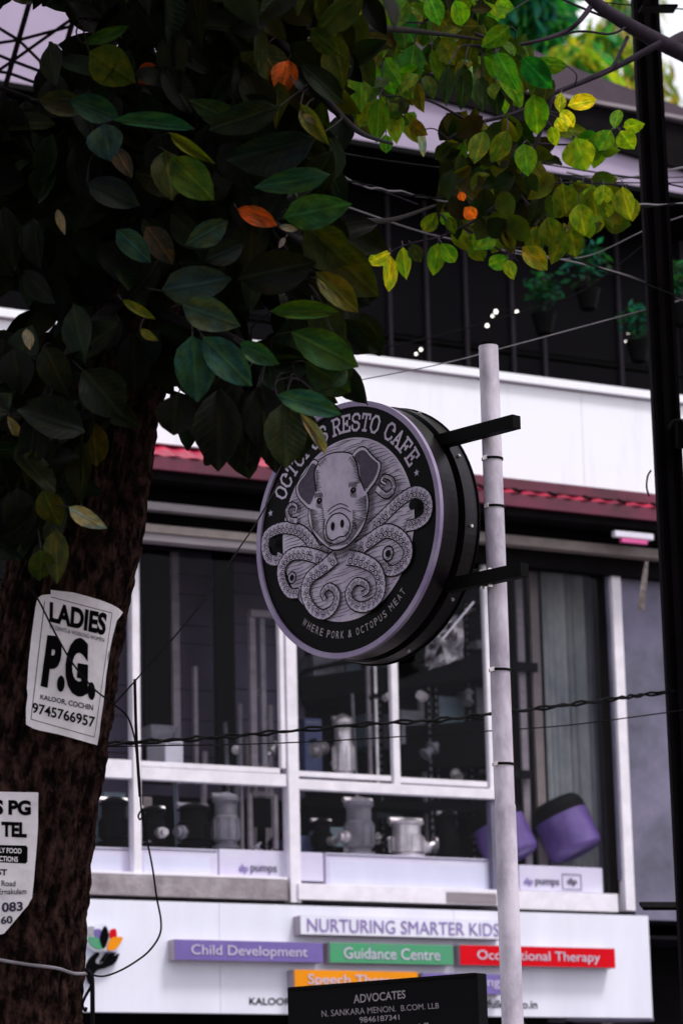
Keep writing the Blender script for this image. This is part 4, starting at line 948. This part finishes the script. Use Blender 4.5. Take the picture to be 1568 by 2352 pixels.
for y in ys:
    xa, r = sk_at(y); c_ = ptd(xa, y, TD); rm = r*TD/FPX
    for j in range(NA):
        a = 2*math.pi*j/NA; d = RGT*math.cos(a)-FWD*math.sin(a)
        q = Vector((math.cos(a)*rm*9, math.sin(a)*rm*9, y*TD/FPX*3.4))
        n1 = noise.noise(Vector((q.x*5.2, q.y*5.2, q.z*2.4))); n2 = noise.noise(Vector((q.x*12, q.y*12, q.z*6+7))); n3 = noise.noise(Vector((q.x*.8, q.y*.8, q.z*.5)))
        V.append(c_+d*(rm-.008+.016*(1-abs(n1)*2.6)*.8+.007*n2+.020*n3))
for i in range(len(ys)-1):
    for j in range(NA): F.append((i*NA+j, i*NA+(j+1) % NA, (i+1)*NA+(j+1) % NA, (i+1)*NA+j))
mb = MB(); mb.add(V, F); mb.build('trunk', M['bark'], tr, smooth=True)
# posters
def poster(name, outline, cv, lb, items, eps=.013, subdiv=24):
    t = thing(name, lb, 'poster', on_trunk(*cv(*outline[0])), 'paper posters on the tree trunk')
    xs = [p[0] for p in outline]; x0, x1 = min(xs), max(xs)
    def slab(V2, F2, e0, e1, m_, nm):
        V2, F2 = cut2d([((x-x0)/(x1-x0), y) for x, y in V2], F2, subdiv); mb = MB()
        for e in (e0, e1): mb.add([on_trunk(*cv(x0+x*(x1-x0), y), eps=e) for x, y in V2], F2)
        return mb.build(nm, m_, t, smooth=False)
    tri = tessellate_polygon([[Vector((p[0], p[1], 0)) for p in outline]])
    slab(outline, [tuple(q) for q in tri], eps, eps+.0015, M['paper'], 'sheet')
    for it in items:
        if it[0] == 'poly':
            tri = tessellate_polygon([[Vector((p[0], p[1], 0)) for p in it[1]]]); slab(it[1], [tuple(q) for q in tri], eps+.002, eps+.0022, M[it[2]], 'print')
        elif it[0] == 'line':
            (ax, ay), (bx, by), wd = it[1:4]; d = Vector((bx-ax, by-ay)).normalized(); nn = Vector((-d.y, d.x))*wd/2
            q = [(ax-nn.x, ay-nn.y), (bx-nn.x, by-nn.y), (bx+nn.x, by+nn.y), (ax+nn.x, ay+nn.y)]
            slab(q, [(0, 1, 2), (0, 2, 3)], eps+.002, eps+.0022, M['ink2'], 'border')
        else:
            _, body, A_, B_, C_, D_, m_, off = it; Vt, Ft = text2d(body, off); W_ = []
            for x, y in Vt:
                tx = A_[0]+(B_[0]-A_[0])*x; ty = A_[1]+(B_[1]-A_[1])*x; bx = D_[0]+(C_[0]-D_[0])*x; by = D_[1]+(C_[1]-D_[1])*x
                W_.append((bx+(tx-bx)*y, by+(ty-by)*y))
            slab(W_, Ft, eps+.0035, eps+.0037, M[m_], 'lettering')
    return t
cv1 = lambda x, y: (x*.4028, 1263.1+y*.4028)
poster('paper_poster', [(215,275),(240,258),(292,252),(290,228),(340,234),(420,243),(500,264),(580,288),(640,312),(680,335),(702,356),(690,375),(668,402),(655,450),(642,500),(630,560),(618,640),(606,720),(600,790),(590,880),(575,980),(568,1050),(556,1113),(500,1098),(420,1075),(330,1050),(230,1030),(190,1018),(150,995),(150,900),(160,830),(155,790),(165,640),(180,500),(195,390),(205,320)], cv1,
 'complete LADIES P.G. paper poster with curled top right corner wrapped on the trunk', [
 ('text', 'LADIES', (285,294), (615,362), (600,490), (283,410), 'ink', .045),
 ('text', 'STUDENTS & WORKING WOMEN', (284,424), (597,503), (596,526), (283,448), 'ink2', .01),
 ('text', 'P.G.', (272,482), (545,510), (545,862), (232,780), 'ink', .06),
 ('text', 'KALOOR, COCHIN', (232,823), (534,884), (530,922), (230,854), 'ink2', .02),
 ('text', '9745766957', (188,868), (545,952), (541,1014), (184,928), 'ink', .02),
 ('line', (292,268), (640,360), 4), ('line', (256,292), (178,965), 4), ('line', (178,965), (540,1068), 4), ('line', (640,360), (540,1068), 3)])
cv2 = lambda x, y: (x*.4028, 1779.8+y*.4028)
poster('paper_poster', [(-150,92),(-50,95),(100,98),(220,100),(219,200),(218,300),(212,400),(205,480),(196,590),(185,700),(160,745),(130,780),(80,840),(25,905),(-60,925),(-150,930)], cv2,
 'cut off PG hostel poster with slanting torn bottom at the left edge', [
 ('text', 'S PG', (-32,140), (178,145), (178,232), (-32,226), 'ink', .05), ('text', 'TEL', (10,266), (155,271), (155,358), (10,352), 'ink', .05),
 ('poly', [(-60,398),(150,403),(160,415),(158,495),(148,506),(-60,496)], 'ink'),
 ('text', 'LY FOOD', (-2,414), (125,420), (125,449), (-2,444), 'paper', .02), ('text', 'CTIONS', (-2,462), (104,467), (104,497), (-2,492), 'paper', .02),
 ('text', 'ST', (-14,535), (42,538), (42,574), (-14,571), 'ink', .03), ('text', 'Road', (10,602), (90,604), (90,636), (10,634), 'ink2', .01),
 ('text', 'Ernakulam', (-6,650), (152,648), (152,680), (-6,682), 'ink2', .01), ('text', '083', (12,728), (132,722), (132,775), (12,784), 'ink2', .03), ('text', '60', (6,808), (72,802), (74,846), (6,852), 'ink2', .03)])
# branches of the left tree
BR_PTS = []
def branch(pts, r0, r1, parent, m_='twig', name='branch', dd=None):
    BR_PTS.extend((p[0], p[1], p[2], parent) for p in spline(pts, 8))
    P = spline(pts, 6); n = len(P); Q = [ptd(p[0], p[1], p[2]) for p in P]
    return MB().tube(Q, [r0+(r1-r0)*i/(n-1) for i in range(n)], 8).build(name, M[m_], parent, smooth=True)
for p in ([(430,400,9.2),(560,470,9.1),(640,560,9.0),(700,640,8.9),(740,700,8.85)], [(330,700,9.2),(420,740,9.0),(520,770,8.85),(640,840,8.8),(720,900,8.75)],
          [(330,650,9.2),(200,760,8.9),(110,900,8.8),(60,1050,8.8),(80,1200,8.75)], [(420,420,9.2),(260,330,9.0),(120,250,8.9),(0,200,8.8)], [(560,0,9.2),(660,120,9.1),(740,220,9.2),(820,300,9.6),(900,330,10.2)],
          [(330,700,9.2),(440,820,9.0),(500,900,8.9),(520,980,8.9)], [(600,500,9.1),(700,560,9.2),(772,511,9.8),(893,506,10.6),(998,472,11.4)], [(520,100,9.2),(350,60,9.0),(180,40,8.9)],
          [(600,60,9.2),(780,60,9.8),(940,70,10.6),(1100,90,11.4)]):
    branch(p, .022, .005, tr)
# ---------------------------------------------------------------- leaves
def leaf_mesh(curl, fold, wav, aspect, point):
    """unit length leaf along x"""
    me = bpy.data.meshes.new('leaf'); NX, NY = 6, 4; V = []; UV = []
    for i in range(NX+1):
        t = i/NX; hwid = aspect*.5*(math.sin(math.pi*min(1, t**point))**.75 if 0 < t < 1 else 0.0)
        if i == 0: hwid = .006
        if i == NX: hwid = .008
        for j in range(NY+1):
            s = (j/NY-.5)*2; y = s*hwid
            z = -curl*t*t + abs(y)*fold + wav*math.sin(t*7+s*2)*abs(s)*.5
            V.append((t, y, z)); UV.append((t, s*.5*(hwid/(aspect*.5))))
    F = []
    for i in range(NX):
        for j in range(NY): F.append((i*(NY+1)+j, (i+1)*(NY+1)+j, (i+1)*(NY+1)+j+1, i*(NY+1)+j+1))
    me.from_pydata(V, [], F); uv = me.uv_layers.new(name='UVMap')
    for l in me.loops: uv.data[l.index].uv = UV[l.vertex_index]
    for p in me.polygons: p.use_smooth = True
    me.materials.append(M['leafo']); return me, V, F, UV
LM = [leaf_mesh(c, f, w_, 1.0, p) for c, f, w_, p in ((.05, .25, .06, 1.0), (.2, .38, .07, .95), (-.1, .2, .09, .9), (.32, .15, .05, .85), (.12, .5, .10, 1.0), (.0, .1, .08, .8))]
def leaf_matrix(pb, pt_, width, roll=0, upv=None):
    x = (pt_-pb); L_ = x.length; x.normalize()
    z = upv if upv is not None else (EYE-pb).normalized(); z = (z-x*z.dot(x))
    if z.length < 1e-3: z = x.orthogonal()
    z.normalize(); y = z.cross(x); Rm = Matrix((x, y, z)).transposed()
    Rm = Matrix.Rotation(roll, 3, x) @ Rm
    return Matrix.Translation(pb) @ (Rm.to_4x4()) @ Matrix.Diagonal((L_, width, L_, 1))
LMB = []
for q in LM:
    c_ = q[0].copy(); c_.materials[0] = M['leafb']; LMB.append((c_,))
def put_leaf(Mx, col, parent, bright=False):
    me = (LMB if bright else LM)[random.randrange(len(LM))][0]
    o = bpy.data.objects.new('leaf', me); COL.objects.link(o); o.parent = parent; o.matrix_parent_inverse = Matrix.Translation(-parent.location)
    o.matrix_basis = Mx; o.color = (*col, 1); return o
class Mass:
    def __init__(s): s.V = []; s.F = []; s.UV = []; s.C = []
    def add(s, Mx, col):
        _, V, F, UV = LM[random.randrange(len(LM))]; o = len(s.V); s.V += [tuple(Mx @ Vector(v)) for v in V]; s.F += [tuple(i+o for i in f) for f in F]; s.UV += UV; s.C += [col]*len(F)
    def build(s, name, parent, m_='leafa'):
        me = bpy.data.meshes.new(name); me.from_pydata(s.V, [], s.F); me.materials.append(M[m_])
        uv = me.uv_layers.new(name='UVMap'); ca = me.color_attributes.new('leafcol', 'FLOAT_COLOR', 'CORNER')
        for l in me.loops: uv.data[l.index].uv = s.UV[l.vertex_index]
        cc = []
        for c in s.C: cc += [*c, 1]*4
        ca.data.foreach_set('color', cc)
        for p in me.polygons: p.use_smooth = True
        return link(name, me, parent, kind='stuff')
TE = (.022, .075, .055); TB = (.020, .045, .050); DG = (.020, .045, .016); OL = (.050, .055, .006); GR = (.045, .120, .018); YGl = (.13, .16, .010); BK = (.008, .010, .007); BR = (.06, .045, .03); ORr = (.62, .12, .012); PALE = (.30, .26, .19); GG = (.05, .085, .06)
left = [  # base x,y, tip x,y, width, colour, depth
 (190,100,298,60,32,GR,8.8),(205,118,312,190,92,(.09,.13,.008),8.75),(318,190,368,150,52,(.35,.06,.01),8.9),(662,138,645,216,60,ORr,8.95),(160,228,278,272,62,TE,8.6),
 (262,276,450,288,40,(.03,.12,.07),8.5),(238,284,252,368,82,(.03,.075,.075),8.55),(262,340,304,408,42,BR,8.6),(388,305,490,374,28,YGl,8.5),(378,345,395,464,78,(.05,.065,.008),8.6),
 (392,362,494,460,82,(.065,.13,.012),8.55),(640,245,482,300,72,(.014,.022,.014),8.6),(722,318,525,372,100,(.010,.018,.018),8.55),(757,402,584,430,56,(.02,.07,.035),8.45),(650,500,808,468,78,(.03,.10,.03),8.5),
 (700,515,803,612,104,(.035,.045,.006),8.6),(545,480,636,517,44,(.5,.085,.012),8.5),(425,562,526,508,58,(.035,.07,.045),8.5),(268,528,346,603,58,TE,8.6),(335,520,400,602,60,BR,8.65),
 (372,668,532,640,88,(.018,.040,.036),8.5),(418,700,546,746,76,GG,8.45),(280,688,360,735,22,(.12,.14,.012),8.4),(322,757,363,782,20,(.12,.13,.012),8.4),(622,716,776,714,44,(.045,.10,.015),8.45),
 (545,642,727,600,98,(.012,.014,.010),8.6),(725,625,822,716,62,(.11,.10,.006),8.6),(742,560,862,680,104,(.045,.050,.006),8.7),(442,772,453,923,98,(.022,.085,.06),8.35),(466,774,578,888,78,(.022,.085,.065),8.35),
 (550,788,639,836,46,(.03,.10,.05),8.4),(668,762,823,842,82,(.035,.10,.02),8.45),(700,830,806,902,78,(.02,.045,.012),8.5),(636,908,782,950,58,(.03,.11,.07),8.3),(690,950,750,1042,30,PALE,8.35),
 (408,905,400,1000,98,BK,8.45),(505,890,500,1082,108,BK,8.45),(652,925,655,1078,98,(.018,.028,.006),8.4),(590,890,566,1068,60,BK,8.5),(212,965,222,1072,64,(.06,.055,.004),8.7),
 (66,1030,92,1142,54,(.035,.04,.004),8.6),(98,1125,136,1212,62,(.045,.055,.004),8.55),(95,1262,96,1338,60,(.035,.055,.005),8.5),(128,1215,132,1342,56,(.04,.045,.004),8.55),(158,1164,238,1216,40,(.38,.40,.30),8.5),
 (190,850,282,955,108,(.010,.016,.006),8.7),(100,795,152,902,74,(.012,.015,.005),8.7),(60,755,70,802,26,PALE,8.6),(18,955,46,1006,24,PALE,8.6),
 (640,520,690,528,16,PALE,8.45),(655,545,640,570,12,(.4,.33,.42),8.45),(695,260,730,290,16,PALE,8.5),(728,640,752,668,12,PALE,8.5), (132,480,150,540,20,PALE,8.7),(560,285,440,240,60,DG,8.7),(200,420,320,470,70,(.012,.02,.02),8.7),(470,600,560,560,60,(.014,.022,.02),8.6),(600,120,540,190,70,(.05,.06,.008),9.0),
 (420,40,500,110,90,(.03,.045,.008),9.1),(560,20,620,100,80,(.05,.065,.008),9.1),(690,240,752,330,40,(.13,.13,.02),8.55),(90,230,200,250,60,(.04,.045,.02),8.7),(560,860,470,960,70,BK,8.45),(760,890,800,850,30,(.02,.05,.02),8.4),
 (470,1040,480,1075,20,BK,8.5),(536,1030,545,1082,16,BK,8.5),
 (618,930,632,1086,74,BK,8.5),(585,960,575,1085,60,BK,8.6),(660,900,690,1062,84,(.016,.02,.006),8.55),(600,880,610,1050,92,BK,8.5),(560,900,540,1068,80,BK,8.6),(700,930,712,1030,50,(.02,.03,.008),8.6),(440,900,430,985,80,BK,8.6),(480,870,480,1010,90,BK,8.7),(760,760,800,880,64,(.02,.035,.008),8.6),
 (720,700,790,800,80,(.03,.04,.008),8.7),(800,600,822,700,70,(.02,.03,.006),8.8),(30,800,50,900,80,BK,8.8),(10,780,0,880,90,BK,8.8),(70,820,100,930,80,BK,8.8),(120,900,130,1020,80,BK,8.7),(180,960,170,1090,80,BK,8.75),(40,1120,50,1240,80,BK,8.6),(10,1150,20,1290,80,BK,8.6)]
n_parts = 0
STK = []
for (bx, by, tx, ty, wd, col, d) in left:
    STK.append((bx, by, d, tx, ty))
    p, q = ptd(bx, by, d), ptd(tx, ty, d+random.uniform(-.05, .05))
    put_leaf(leaf_matrix(p, q, wd*d/FPX*1.05, random.uniform(-.25, .25)), col, tr); n_parts += 1
def stalk(mb, parent, x, y, d, tx, ty, maxd=150):
    best = min((p for p in BR_PTS if p[3] == parent), key=lambda p: (p[0]-x)**2+(p[1]-y)**2)
    L2 = math.hypot(best[0]-x, best[1]-y)
    if L2 > maxd: return
    mx_, my_ = (best[0]+x)/2-(tx-x)*.15, (best[1]+y)/2-(ty-y)*.15-L2*.08
    P = spline([(best[0], best[1], best[2]), (mx_, my_, (best[2]+d)/2), (x, y, d)], 4)
    mb.tube([ptd(*p) for p in P], [.0022+.0010*(1-i/(len(P)-1)) for i in range(len(P))], 5)
def inside(poly, x, y):
    c = False; n = len(poly); j = n-1
    for i in range(n):
        if (poly[i][1] > y) != (poly[j][1] > y) and x < (poly[j][0]-poly[i][0])*(y-poly[i][1])/(poly[j][1]-poly[i][1])+poly[i][0]: c = not c
        j = i
    return c
stk = MB()
for q in STK: stalk(stk, tr, *q, maxd=110)
stk.build('stalks', M['twig'], tr, kind='stuff')
LP = [(-200,-300),(790,-300),(850,0),(820,120),(810,250),(775,350),(780,470),(820,560),(815,680),(805,780),(785,860),(730,900),(670,980),(640,1020),(540,1030),(470,990),(400,930),(340,880),(290,900),(250,960),(210,1010),(180,1100),(140,1200),(120,1290),(40,1300),(-200,1310)]
HOLES = [(-20,55,80,205),(-40,700,34,760),(575,740,625,780),(415,730,470,760),(145,70,185,100)]
random.seed(21)
ms = Mass(); cand = []
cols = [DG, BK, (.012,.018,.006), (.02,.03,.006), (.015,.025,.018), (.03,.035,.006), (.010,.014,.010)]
while len(cand) < 1500:
    x = random.uniform(-200, 840); y = random.uniform(-300, 1320)
    if not inside(LP, x, y): continue
    d = random.uniform(8.75, 10.0) if y < 900 else random.uniform(8.6, 9.0)
    L_ = random.uniform(95, 155)*9/d; a = random.gauss(-R_(60), .75)
    if x < 300: a = random.gauss(-R_(95), .9)
    tx, ty = x+math.cos(a)*L_, y-math.sin(a)*L_
    mx_, my_ = (x+tx)/2, (y+ty)/2
    if not inside(LP, tx, ty) and random.random() < .8: continue
    if ty > 1335 or (y > 1180 and tx > 150): continue
    if any(h_[0]-28 < q[0] < h_[2]+22 and h_[1]-24 < q[1] < h_[3]+10 for h_ in HOLES for q in ((x, y), (tx, ty), (mx_, my_))): continue
    c_ = random.choice(cols)
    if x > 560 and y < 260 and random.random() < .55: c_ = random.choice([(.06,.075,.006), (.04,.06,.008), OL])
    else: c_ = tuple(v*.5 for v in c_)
    cand.append((d, x, y, tx, ty, L_*random.uniform(.45, .62), c_))
cand.sort(key=lambda t: t[0])
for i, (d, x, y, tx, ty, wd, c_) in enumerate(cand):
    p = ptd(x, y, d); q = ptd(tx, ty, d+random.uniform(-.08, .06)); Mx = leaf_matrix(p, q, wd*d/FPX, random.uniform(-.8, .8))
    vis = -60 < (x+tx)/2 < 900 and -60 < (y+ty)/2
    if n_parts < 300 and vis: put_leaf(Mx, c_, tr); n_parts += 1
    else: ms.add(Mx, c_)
# upper crown above the frame, reaching over the street (added out of the picture to shade the leaves below)
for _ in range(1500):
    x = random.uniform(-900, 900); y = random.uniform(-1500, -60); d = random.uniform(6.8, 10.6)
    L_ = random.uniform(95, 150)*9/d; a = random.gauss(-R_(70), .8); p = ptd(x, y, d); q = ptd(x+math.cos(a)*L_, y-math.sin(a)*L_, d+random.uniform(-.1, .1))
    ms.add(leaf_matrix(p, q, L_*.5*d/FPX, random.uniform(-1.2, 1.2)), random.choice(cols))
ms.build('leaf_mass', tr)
# ================================================================== RIGHT SPRAYS: a second tree whose limb comes in from the right
D2 = 12.0
t2b = ptd(2100, 300, 12.6); t2 = thing('bright_leaved_tree', 'slender tree reaching in from the right with backlit yellow green leaves', 'tree', Vector((t2b.x, t2b.y, 0)))
MB().tube([Vector((t2b.x, t2b.y, 0)), Vector((t2b.x-.05, t2b.y, 2.5)), t2b+Vector((0, 0, -.4)), t2b+Vector((-.1,0,1.2))], [.16, .14, .11, .06], 16).build('trunk', M['bark'], t2, smooth=True)
for p, r0, r1 in (([(2100,420,12.6),(1800,270,12.4),(1640,160,12.3),(1517,98,12.25),(1430,50,12.2),(1360,0,12.2),(1290,-80,12.2)], .045, .022), ([(1640,62,12.6),(1568,88,12.5),(1530,110,12.4)], .03, .03),
                  ([(1517,98,12.2),(1427,147,12.15),(1349,183,12.1),(1270,215,12.05),(1192,257,12.0),(1087,286,11.9),(1030,320,11.9)], .014, .006),
                  ([(1440,85,12.2),(1400,160,12.1),(1349,183,12.1)], .008, .006), ([(1357,14,12.2),(1328,50,12.1),(1297,73,12.1),(1234,94,12.0),(1160,107,12.0),(1080,105,12.0)], .012, .005),
                  ([(1440,60,12.2),(1340,20,12.2),(1250,-20,12.2)], .006, .005), ([(1250,92,12.1),(1330,72,12.1),(1400,78,12.1),(1440,60,12.2)], .005, .005),
                  ([(1270,215,12.05),(1230,330,12.0),(1180,430,12.0),(1100,500,12.0),(1010,545,12.0)], .009, .004), ([(1230,330,12),(1330,330,12),(1420,300,12)], .005, .003),
                  ([(1180,430,12),(1300,420,12),(1440,425,12)], .005, .003), ([(1180,430,12),(1250,510,12),(1330,560,12)], .005, .003), ([(1060,520,12),(1140,570,12),(1190,600,12)], .005, .003),
                  ([(1010,545,12),(940,560,12),(890,580,12)], .004, .002), ([(1087,286,11.9),(980,230,11.8),(880,220,11.8)], .006, .003), ([(1160,107,12),(1040,60,11.9),(900,50,11.8)], .007, .003)):
    branch(p, r0, r1, t2, 'twigv')
g_ = (.10, .22, .012); y_ = (.42, .44, .010); yg = (.20, .28, .010); og = (.09, .115, .006); dk = (.022, .030, .006); em = (.02, .16, .03); orr = (.7, .12, .015)
right = [(1105,-5,1090,75,42,dk),(1075,-10,1086,72,46,yg),(1120,-12,1168,40,52,(.3,.3,.012)),(1012,25,1036,98,62,yg),(985,-5,1010,50,50,g_),(1045,0,1060,60,50,yg),(952,100,935,202,74,(.06,.13,.014)),(832,165,824,252,58,og),
 (872,225,864,328,52,og),(916,262,906,326,44,yg),(886,308,885,350,32,(.05,.15,.02)),(990,112,1010,192,30,og),(1066,148,1058,252,50,dk),(1105,175,1106,260,44,dk),(1136,188,1142,266,40,dk),(1030,148,1024,246,38,dk),
 (1198,132,1264,202,62,(.02,.14,.02)),(1302,152,1222,142,48,(.06,.13,.01)),(1110,130,1190,172,62,g_),(1166,212,1160,262,22,yg),(1224,216,1240,312,62,yg),(1283,258,1286,214,28,y_),(1303,242,1366,232,44,(.62,.52,.008)),
 (1288,252,1316,294,34,(.55,.56,.015)),(1278,270,1300,302,38,(.5,.52,.012)),(1266,290,1276,336,30,(.3,.4,.01)),(1410,296,1421,250,32,g_),(1402,298,1374,346,52,g_),(1424,300,1452,346,50,yg),(1430,292,1480,284,38,yg),
 (1320,316,1342,392,82,yg),(1270,302,1356,298,40,og),(1385,424,1385,474,48,yg),(1428,428,1442,504,58,(.18,.2,.012)),(1340,418,1340,474,62,yg),(1328,468,1342,538,58,yg),(1385,462,1396,502,38,og),(1436,448,1452,508,50,(.16,.16,.01)),
 (1256,498,1276,572,62,og),(1308,526,1322,592,58,og),(1122,528,1092,572,62,g_),(1172,512,1192,562,48,yg),(1168,590,1118,612,40,(.12,.26,.012)),(1164,598,1181,645,32,yg),(1198,568,1256,618,52,(.2,.17,.01)),(1006,558,994,633,44,(.10,.2,.01)),
 (1013,558,1047,606,38,(.11,.23,.01)),(925,566,936,642,38,yg),(896,588,890,670,38,(.34,.34,.01)),(896,580,843,606,42,(.42,.42,.01)),(944,560,966,602,36,dk),(1002,488,970,532,40,og),(1014,488,1036,516,32,g_),
 (1056,440,1064,462,20,orr),(1066,476,1092,502,34,orr),(1120,20,1140,60,40,g_),(1180,20,1140,10,40,yg),(1165,300,1130,372,50,og),(1110,300,1090,380,50,og),(1200,330,1215,400,55,g_),(1080,550,1110,600,46,og),(1230,520,1215,600,48,og),
 (1360,430,1365,500,50,og),(1290,420,1300,490,55,og),(1290,540,1270,600,45,og),(1150,520,1130,580,50,og),(930,260,960,330,44,og),(965,300,972,360,22,(.35,.36,.3)),(1040,90,1085,175,28,(.25,.27,.24)),(880,140,900,215,55,g_),(800,60,840,130,60,(.03,.08,.03)),
 (900,20,950,95,70,(.03,.10,.025)),(860,0,900,60,60,og),(1140,120,1180,200,55,g_),(1150,160,1200,230,50,yg),(1170,60,1110,110,50,og)]
random.seed(5); n2p = 0; stk2 = MB()
for (bx, by, tx, ty, wd, col) in right:
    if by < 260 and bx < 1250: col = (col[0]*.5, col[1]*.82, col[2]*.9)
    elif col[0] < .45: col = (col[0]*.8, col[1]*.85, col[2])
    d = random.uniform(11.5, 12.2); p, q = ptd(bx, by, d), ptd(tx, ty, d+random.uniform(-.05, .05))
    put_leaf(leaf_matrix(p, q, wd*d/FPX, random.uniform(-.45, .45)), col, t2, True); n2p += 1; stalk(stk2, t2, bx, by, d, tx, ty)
POL = [([(780,-60),(1150,-60),(1130,30),(1180,80),(1290,150),(1240,240),(1150,220),(1000,180),(960,300),(860,280),(780,300)], 210, [og, (.05,.09,.01), dk, (.10,.16,.01), (.04,.06,.01)]),
       ([(1020,250),(1120,240),(1210,280),(1270,340),(1270,440),(1250,540),(1180,560),(1060,550),(1000,500),(1010,400),(1000,330)], 170, [dk, (.014,.018,.004), og, (.03,.04,.006)]),
       ([(1240,400),(1470,420),(1470,490),(1330,570),(1240,540)], 30, [yg, og, (.10,.13,.01)]), ([(1280,300),(1460,300),(1440,330),(1350,370)], 10, [yg, g_])]
ms2 = Mass()
for poly, cnt, cs in POL:
    xs = [p[0] for p in poly]; ys_ = [p[1] for p in poly]; k = 0
    while k < cnt:
        x = random.uniform(min(xs), max(xs)); y = random.uniform(min(ys_), max(ys_)); L_ = random.uniform(42, 80); a = random.gauss(-R_(80), .8)
        tx, ty = x+math.cos(a)*L_, y-math.sin(a)*L_
        if not inside(poly, x, y) or not inside(poly, (x+tx)/2, (y+ty)/2): continue
        d = random.uniform(11.7, 13.0); Mx = leaf_matrix(ptd(x, y, d), ptd(tx, ty, d+random.uniform(-.06, .06)), L_*random.uniform(.55, .8)*d/FPX, random.uniform(-.7, .7)); k += 1
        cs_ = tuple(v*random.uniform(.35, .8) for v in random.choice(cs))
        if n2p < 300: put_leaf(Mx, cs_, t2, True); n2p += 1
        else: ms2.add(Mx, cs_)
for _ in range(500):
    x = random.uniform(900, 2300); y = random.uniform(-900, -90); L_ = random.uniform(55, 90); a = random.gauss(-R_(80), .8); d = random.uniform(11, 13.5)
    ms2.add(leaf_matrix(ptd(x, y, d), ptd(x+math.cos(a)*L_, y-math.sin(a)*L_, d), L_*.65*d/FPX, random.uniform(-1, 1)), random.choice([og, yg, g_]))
ms2.build('leaf_mass', t2, 'leafc'); stk2.build('stalks', M['twigv'], t2, kind='stuff')
# ================================================================== LATTICE MAST seen through the gap at top left
lm = thing('lattice_mast', 'thin dark lattice mast seen through the leaf gap at top left', 'mast', ptd(30, 2700, 16)) 
lm.location.z = 0
LEGS = [((-2, 250), (70, 0)), ((-122, 250), (-50, 0)), ((110, 250), (182, 0))]
for a, b in LEGS:
    d_ = Vector((b[0]-a[0], b[1]-a[1])); lo = ((a[0], a[1]), (a[0]-110, 3300)); MB().tube([ptd(*lo[1], 14.5), ptd(*a, 14.5), ptd(b[0]+d_.x*.6, b[1]+d_.y*.6, 14.5)], .014, 6).build('leg', M['polemat'], lm)
def lg(k, y): a, b = LEGS[k]; f = (250-y)/250; return (a[0]+(b[0]-a[0])*f, y)
for (k0, y0, k1, y1) in ((1, 110, 0, 92), (0, 92, 2, 60), (1, 96, 0, 140), (0, 140, 2, 178), (1, 150, 0, 168), (0, 168, 2, 205), (1, 30, 0, 92), (0, 140, 2, 40), (1, 240, 0, 140), (0, 92, 2, 178)):
    MB().tube([ptd(*lg(k0, y0), 14.5), ptd(*lg(k1, y1), 14.5)], .008, 6).build('strut', M['polemat'], lm)
# ================================================================== FAR TREES behind the roof
def fartree(x, y, r, d, cols_, lb, n=2600, size=.34, droop=.5, asp=.3):
    c_ = ptd(x, y, d); rm = r*d/FPX; t = thing('tall_tree', lb, 'tree', Vector((c_.x, c_.y, 0)), 'tall trees behind the roof')
    MB().tube([Vector((c_.x, c_.y, 0)), Vector((c_.x+.1, c_.y, c_.z*.6)), c_+Vector((0,0,rm*.6))], [.22, .16, .05], 10).build('trunk', M['twig'], t, smooth=True)
    cl = []
    for k in range(16):
        a = random.uniform(0, 6.28); e = c_+Vector((math.cos(a)*rm*random.uniform(.1, .9), math.sin(a)*rm*.7, random.uniform(-.9, .8)*rm)); cl.append((e, (rm*.33, rm*.33, rm*.33)))
        MB().tube([c_-Vector((0,0,rm*.7)), c_.lerp(e, .5)+Vector((0,0,.1)), e], [.05, .03, .012], 6).build('limb', M['twig'], t)
    leafmass('crown', cl, n, size, cols_, t, droop=droop, aspect=asp, kind='stuff')
random.seed(9)
fartree(1205, 60, 130, 34, [G1, TL_, G2, (.02,.2,.12)], 'deep green tree behind the leafy roof ridge', 3600)
fartree(1120, 0, 120, 38, [G2, G3, G1], 'mid green tree partly behind the near sprays', 1600)
fartree(1330, 165, 120, 33, [G2, G3, YG, G1], 'lime green tree above the purple roof', 1300)
fartree(1440, 180, 120, 36, [YG, YO, (.3,.32,.2), G3], 'sparse golden tree left of the utility pole', 420, droop=1.2, asp=.2)
fartree(1590, 330, 130, 36, [YG, YO, G3, (.3,.3,.1)], 'thin golden tree right of the utility pole', 1500, droop=1.0, asp=.2)
fartree(1430, 40, 90, 40, [(.2,.26,.18), G1, YG], 'pale sparse treetop high beside the dark branch', 420, droop=1.0, asp=.2)
# second far row seen through/around, hides the horizon from other viewpoints
for i, (x, lb) in enumerate([(-900, 'far green tree beyond the left of the street'), (2500, 'far green tree beyond the right of the street')]):
    fartree(x, 900, 400, 40, [G1, G2, G3], lb, 2500, size=.5)
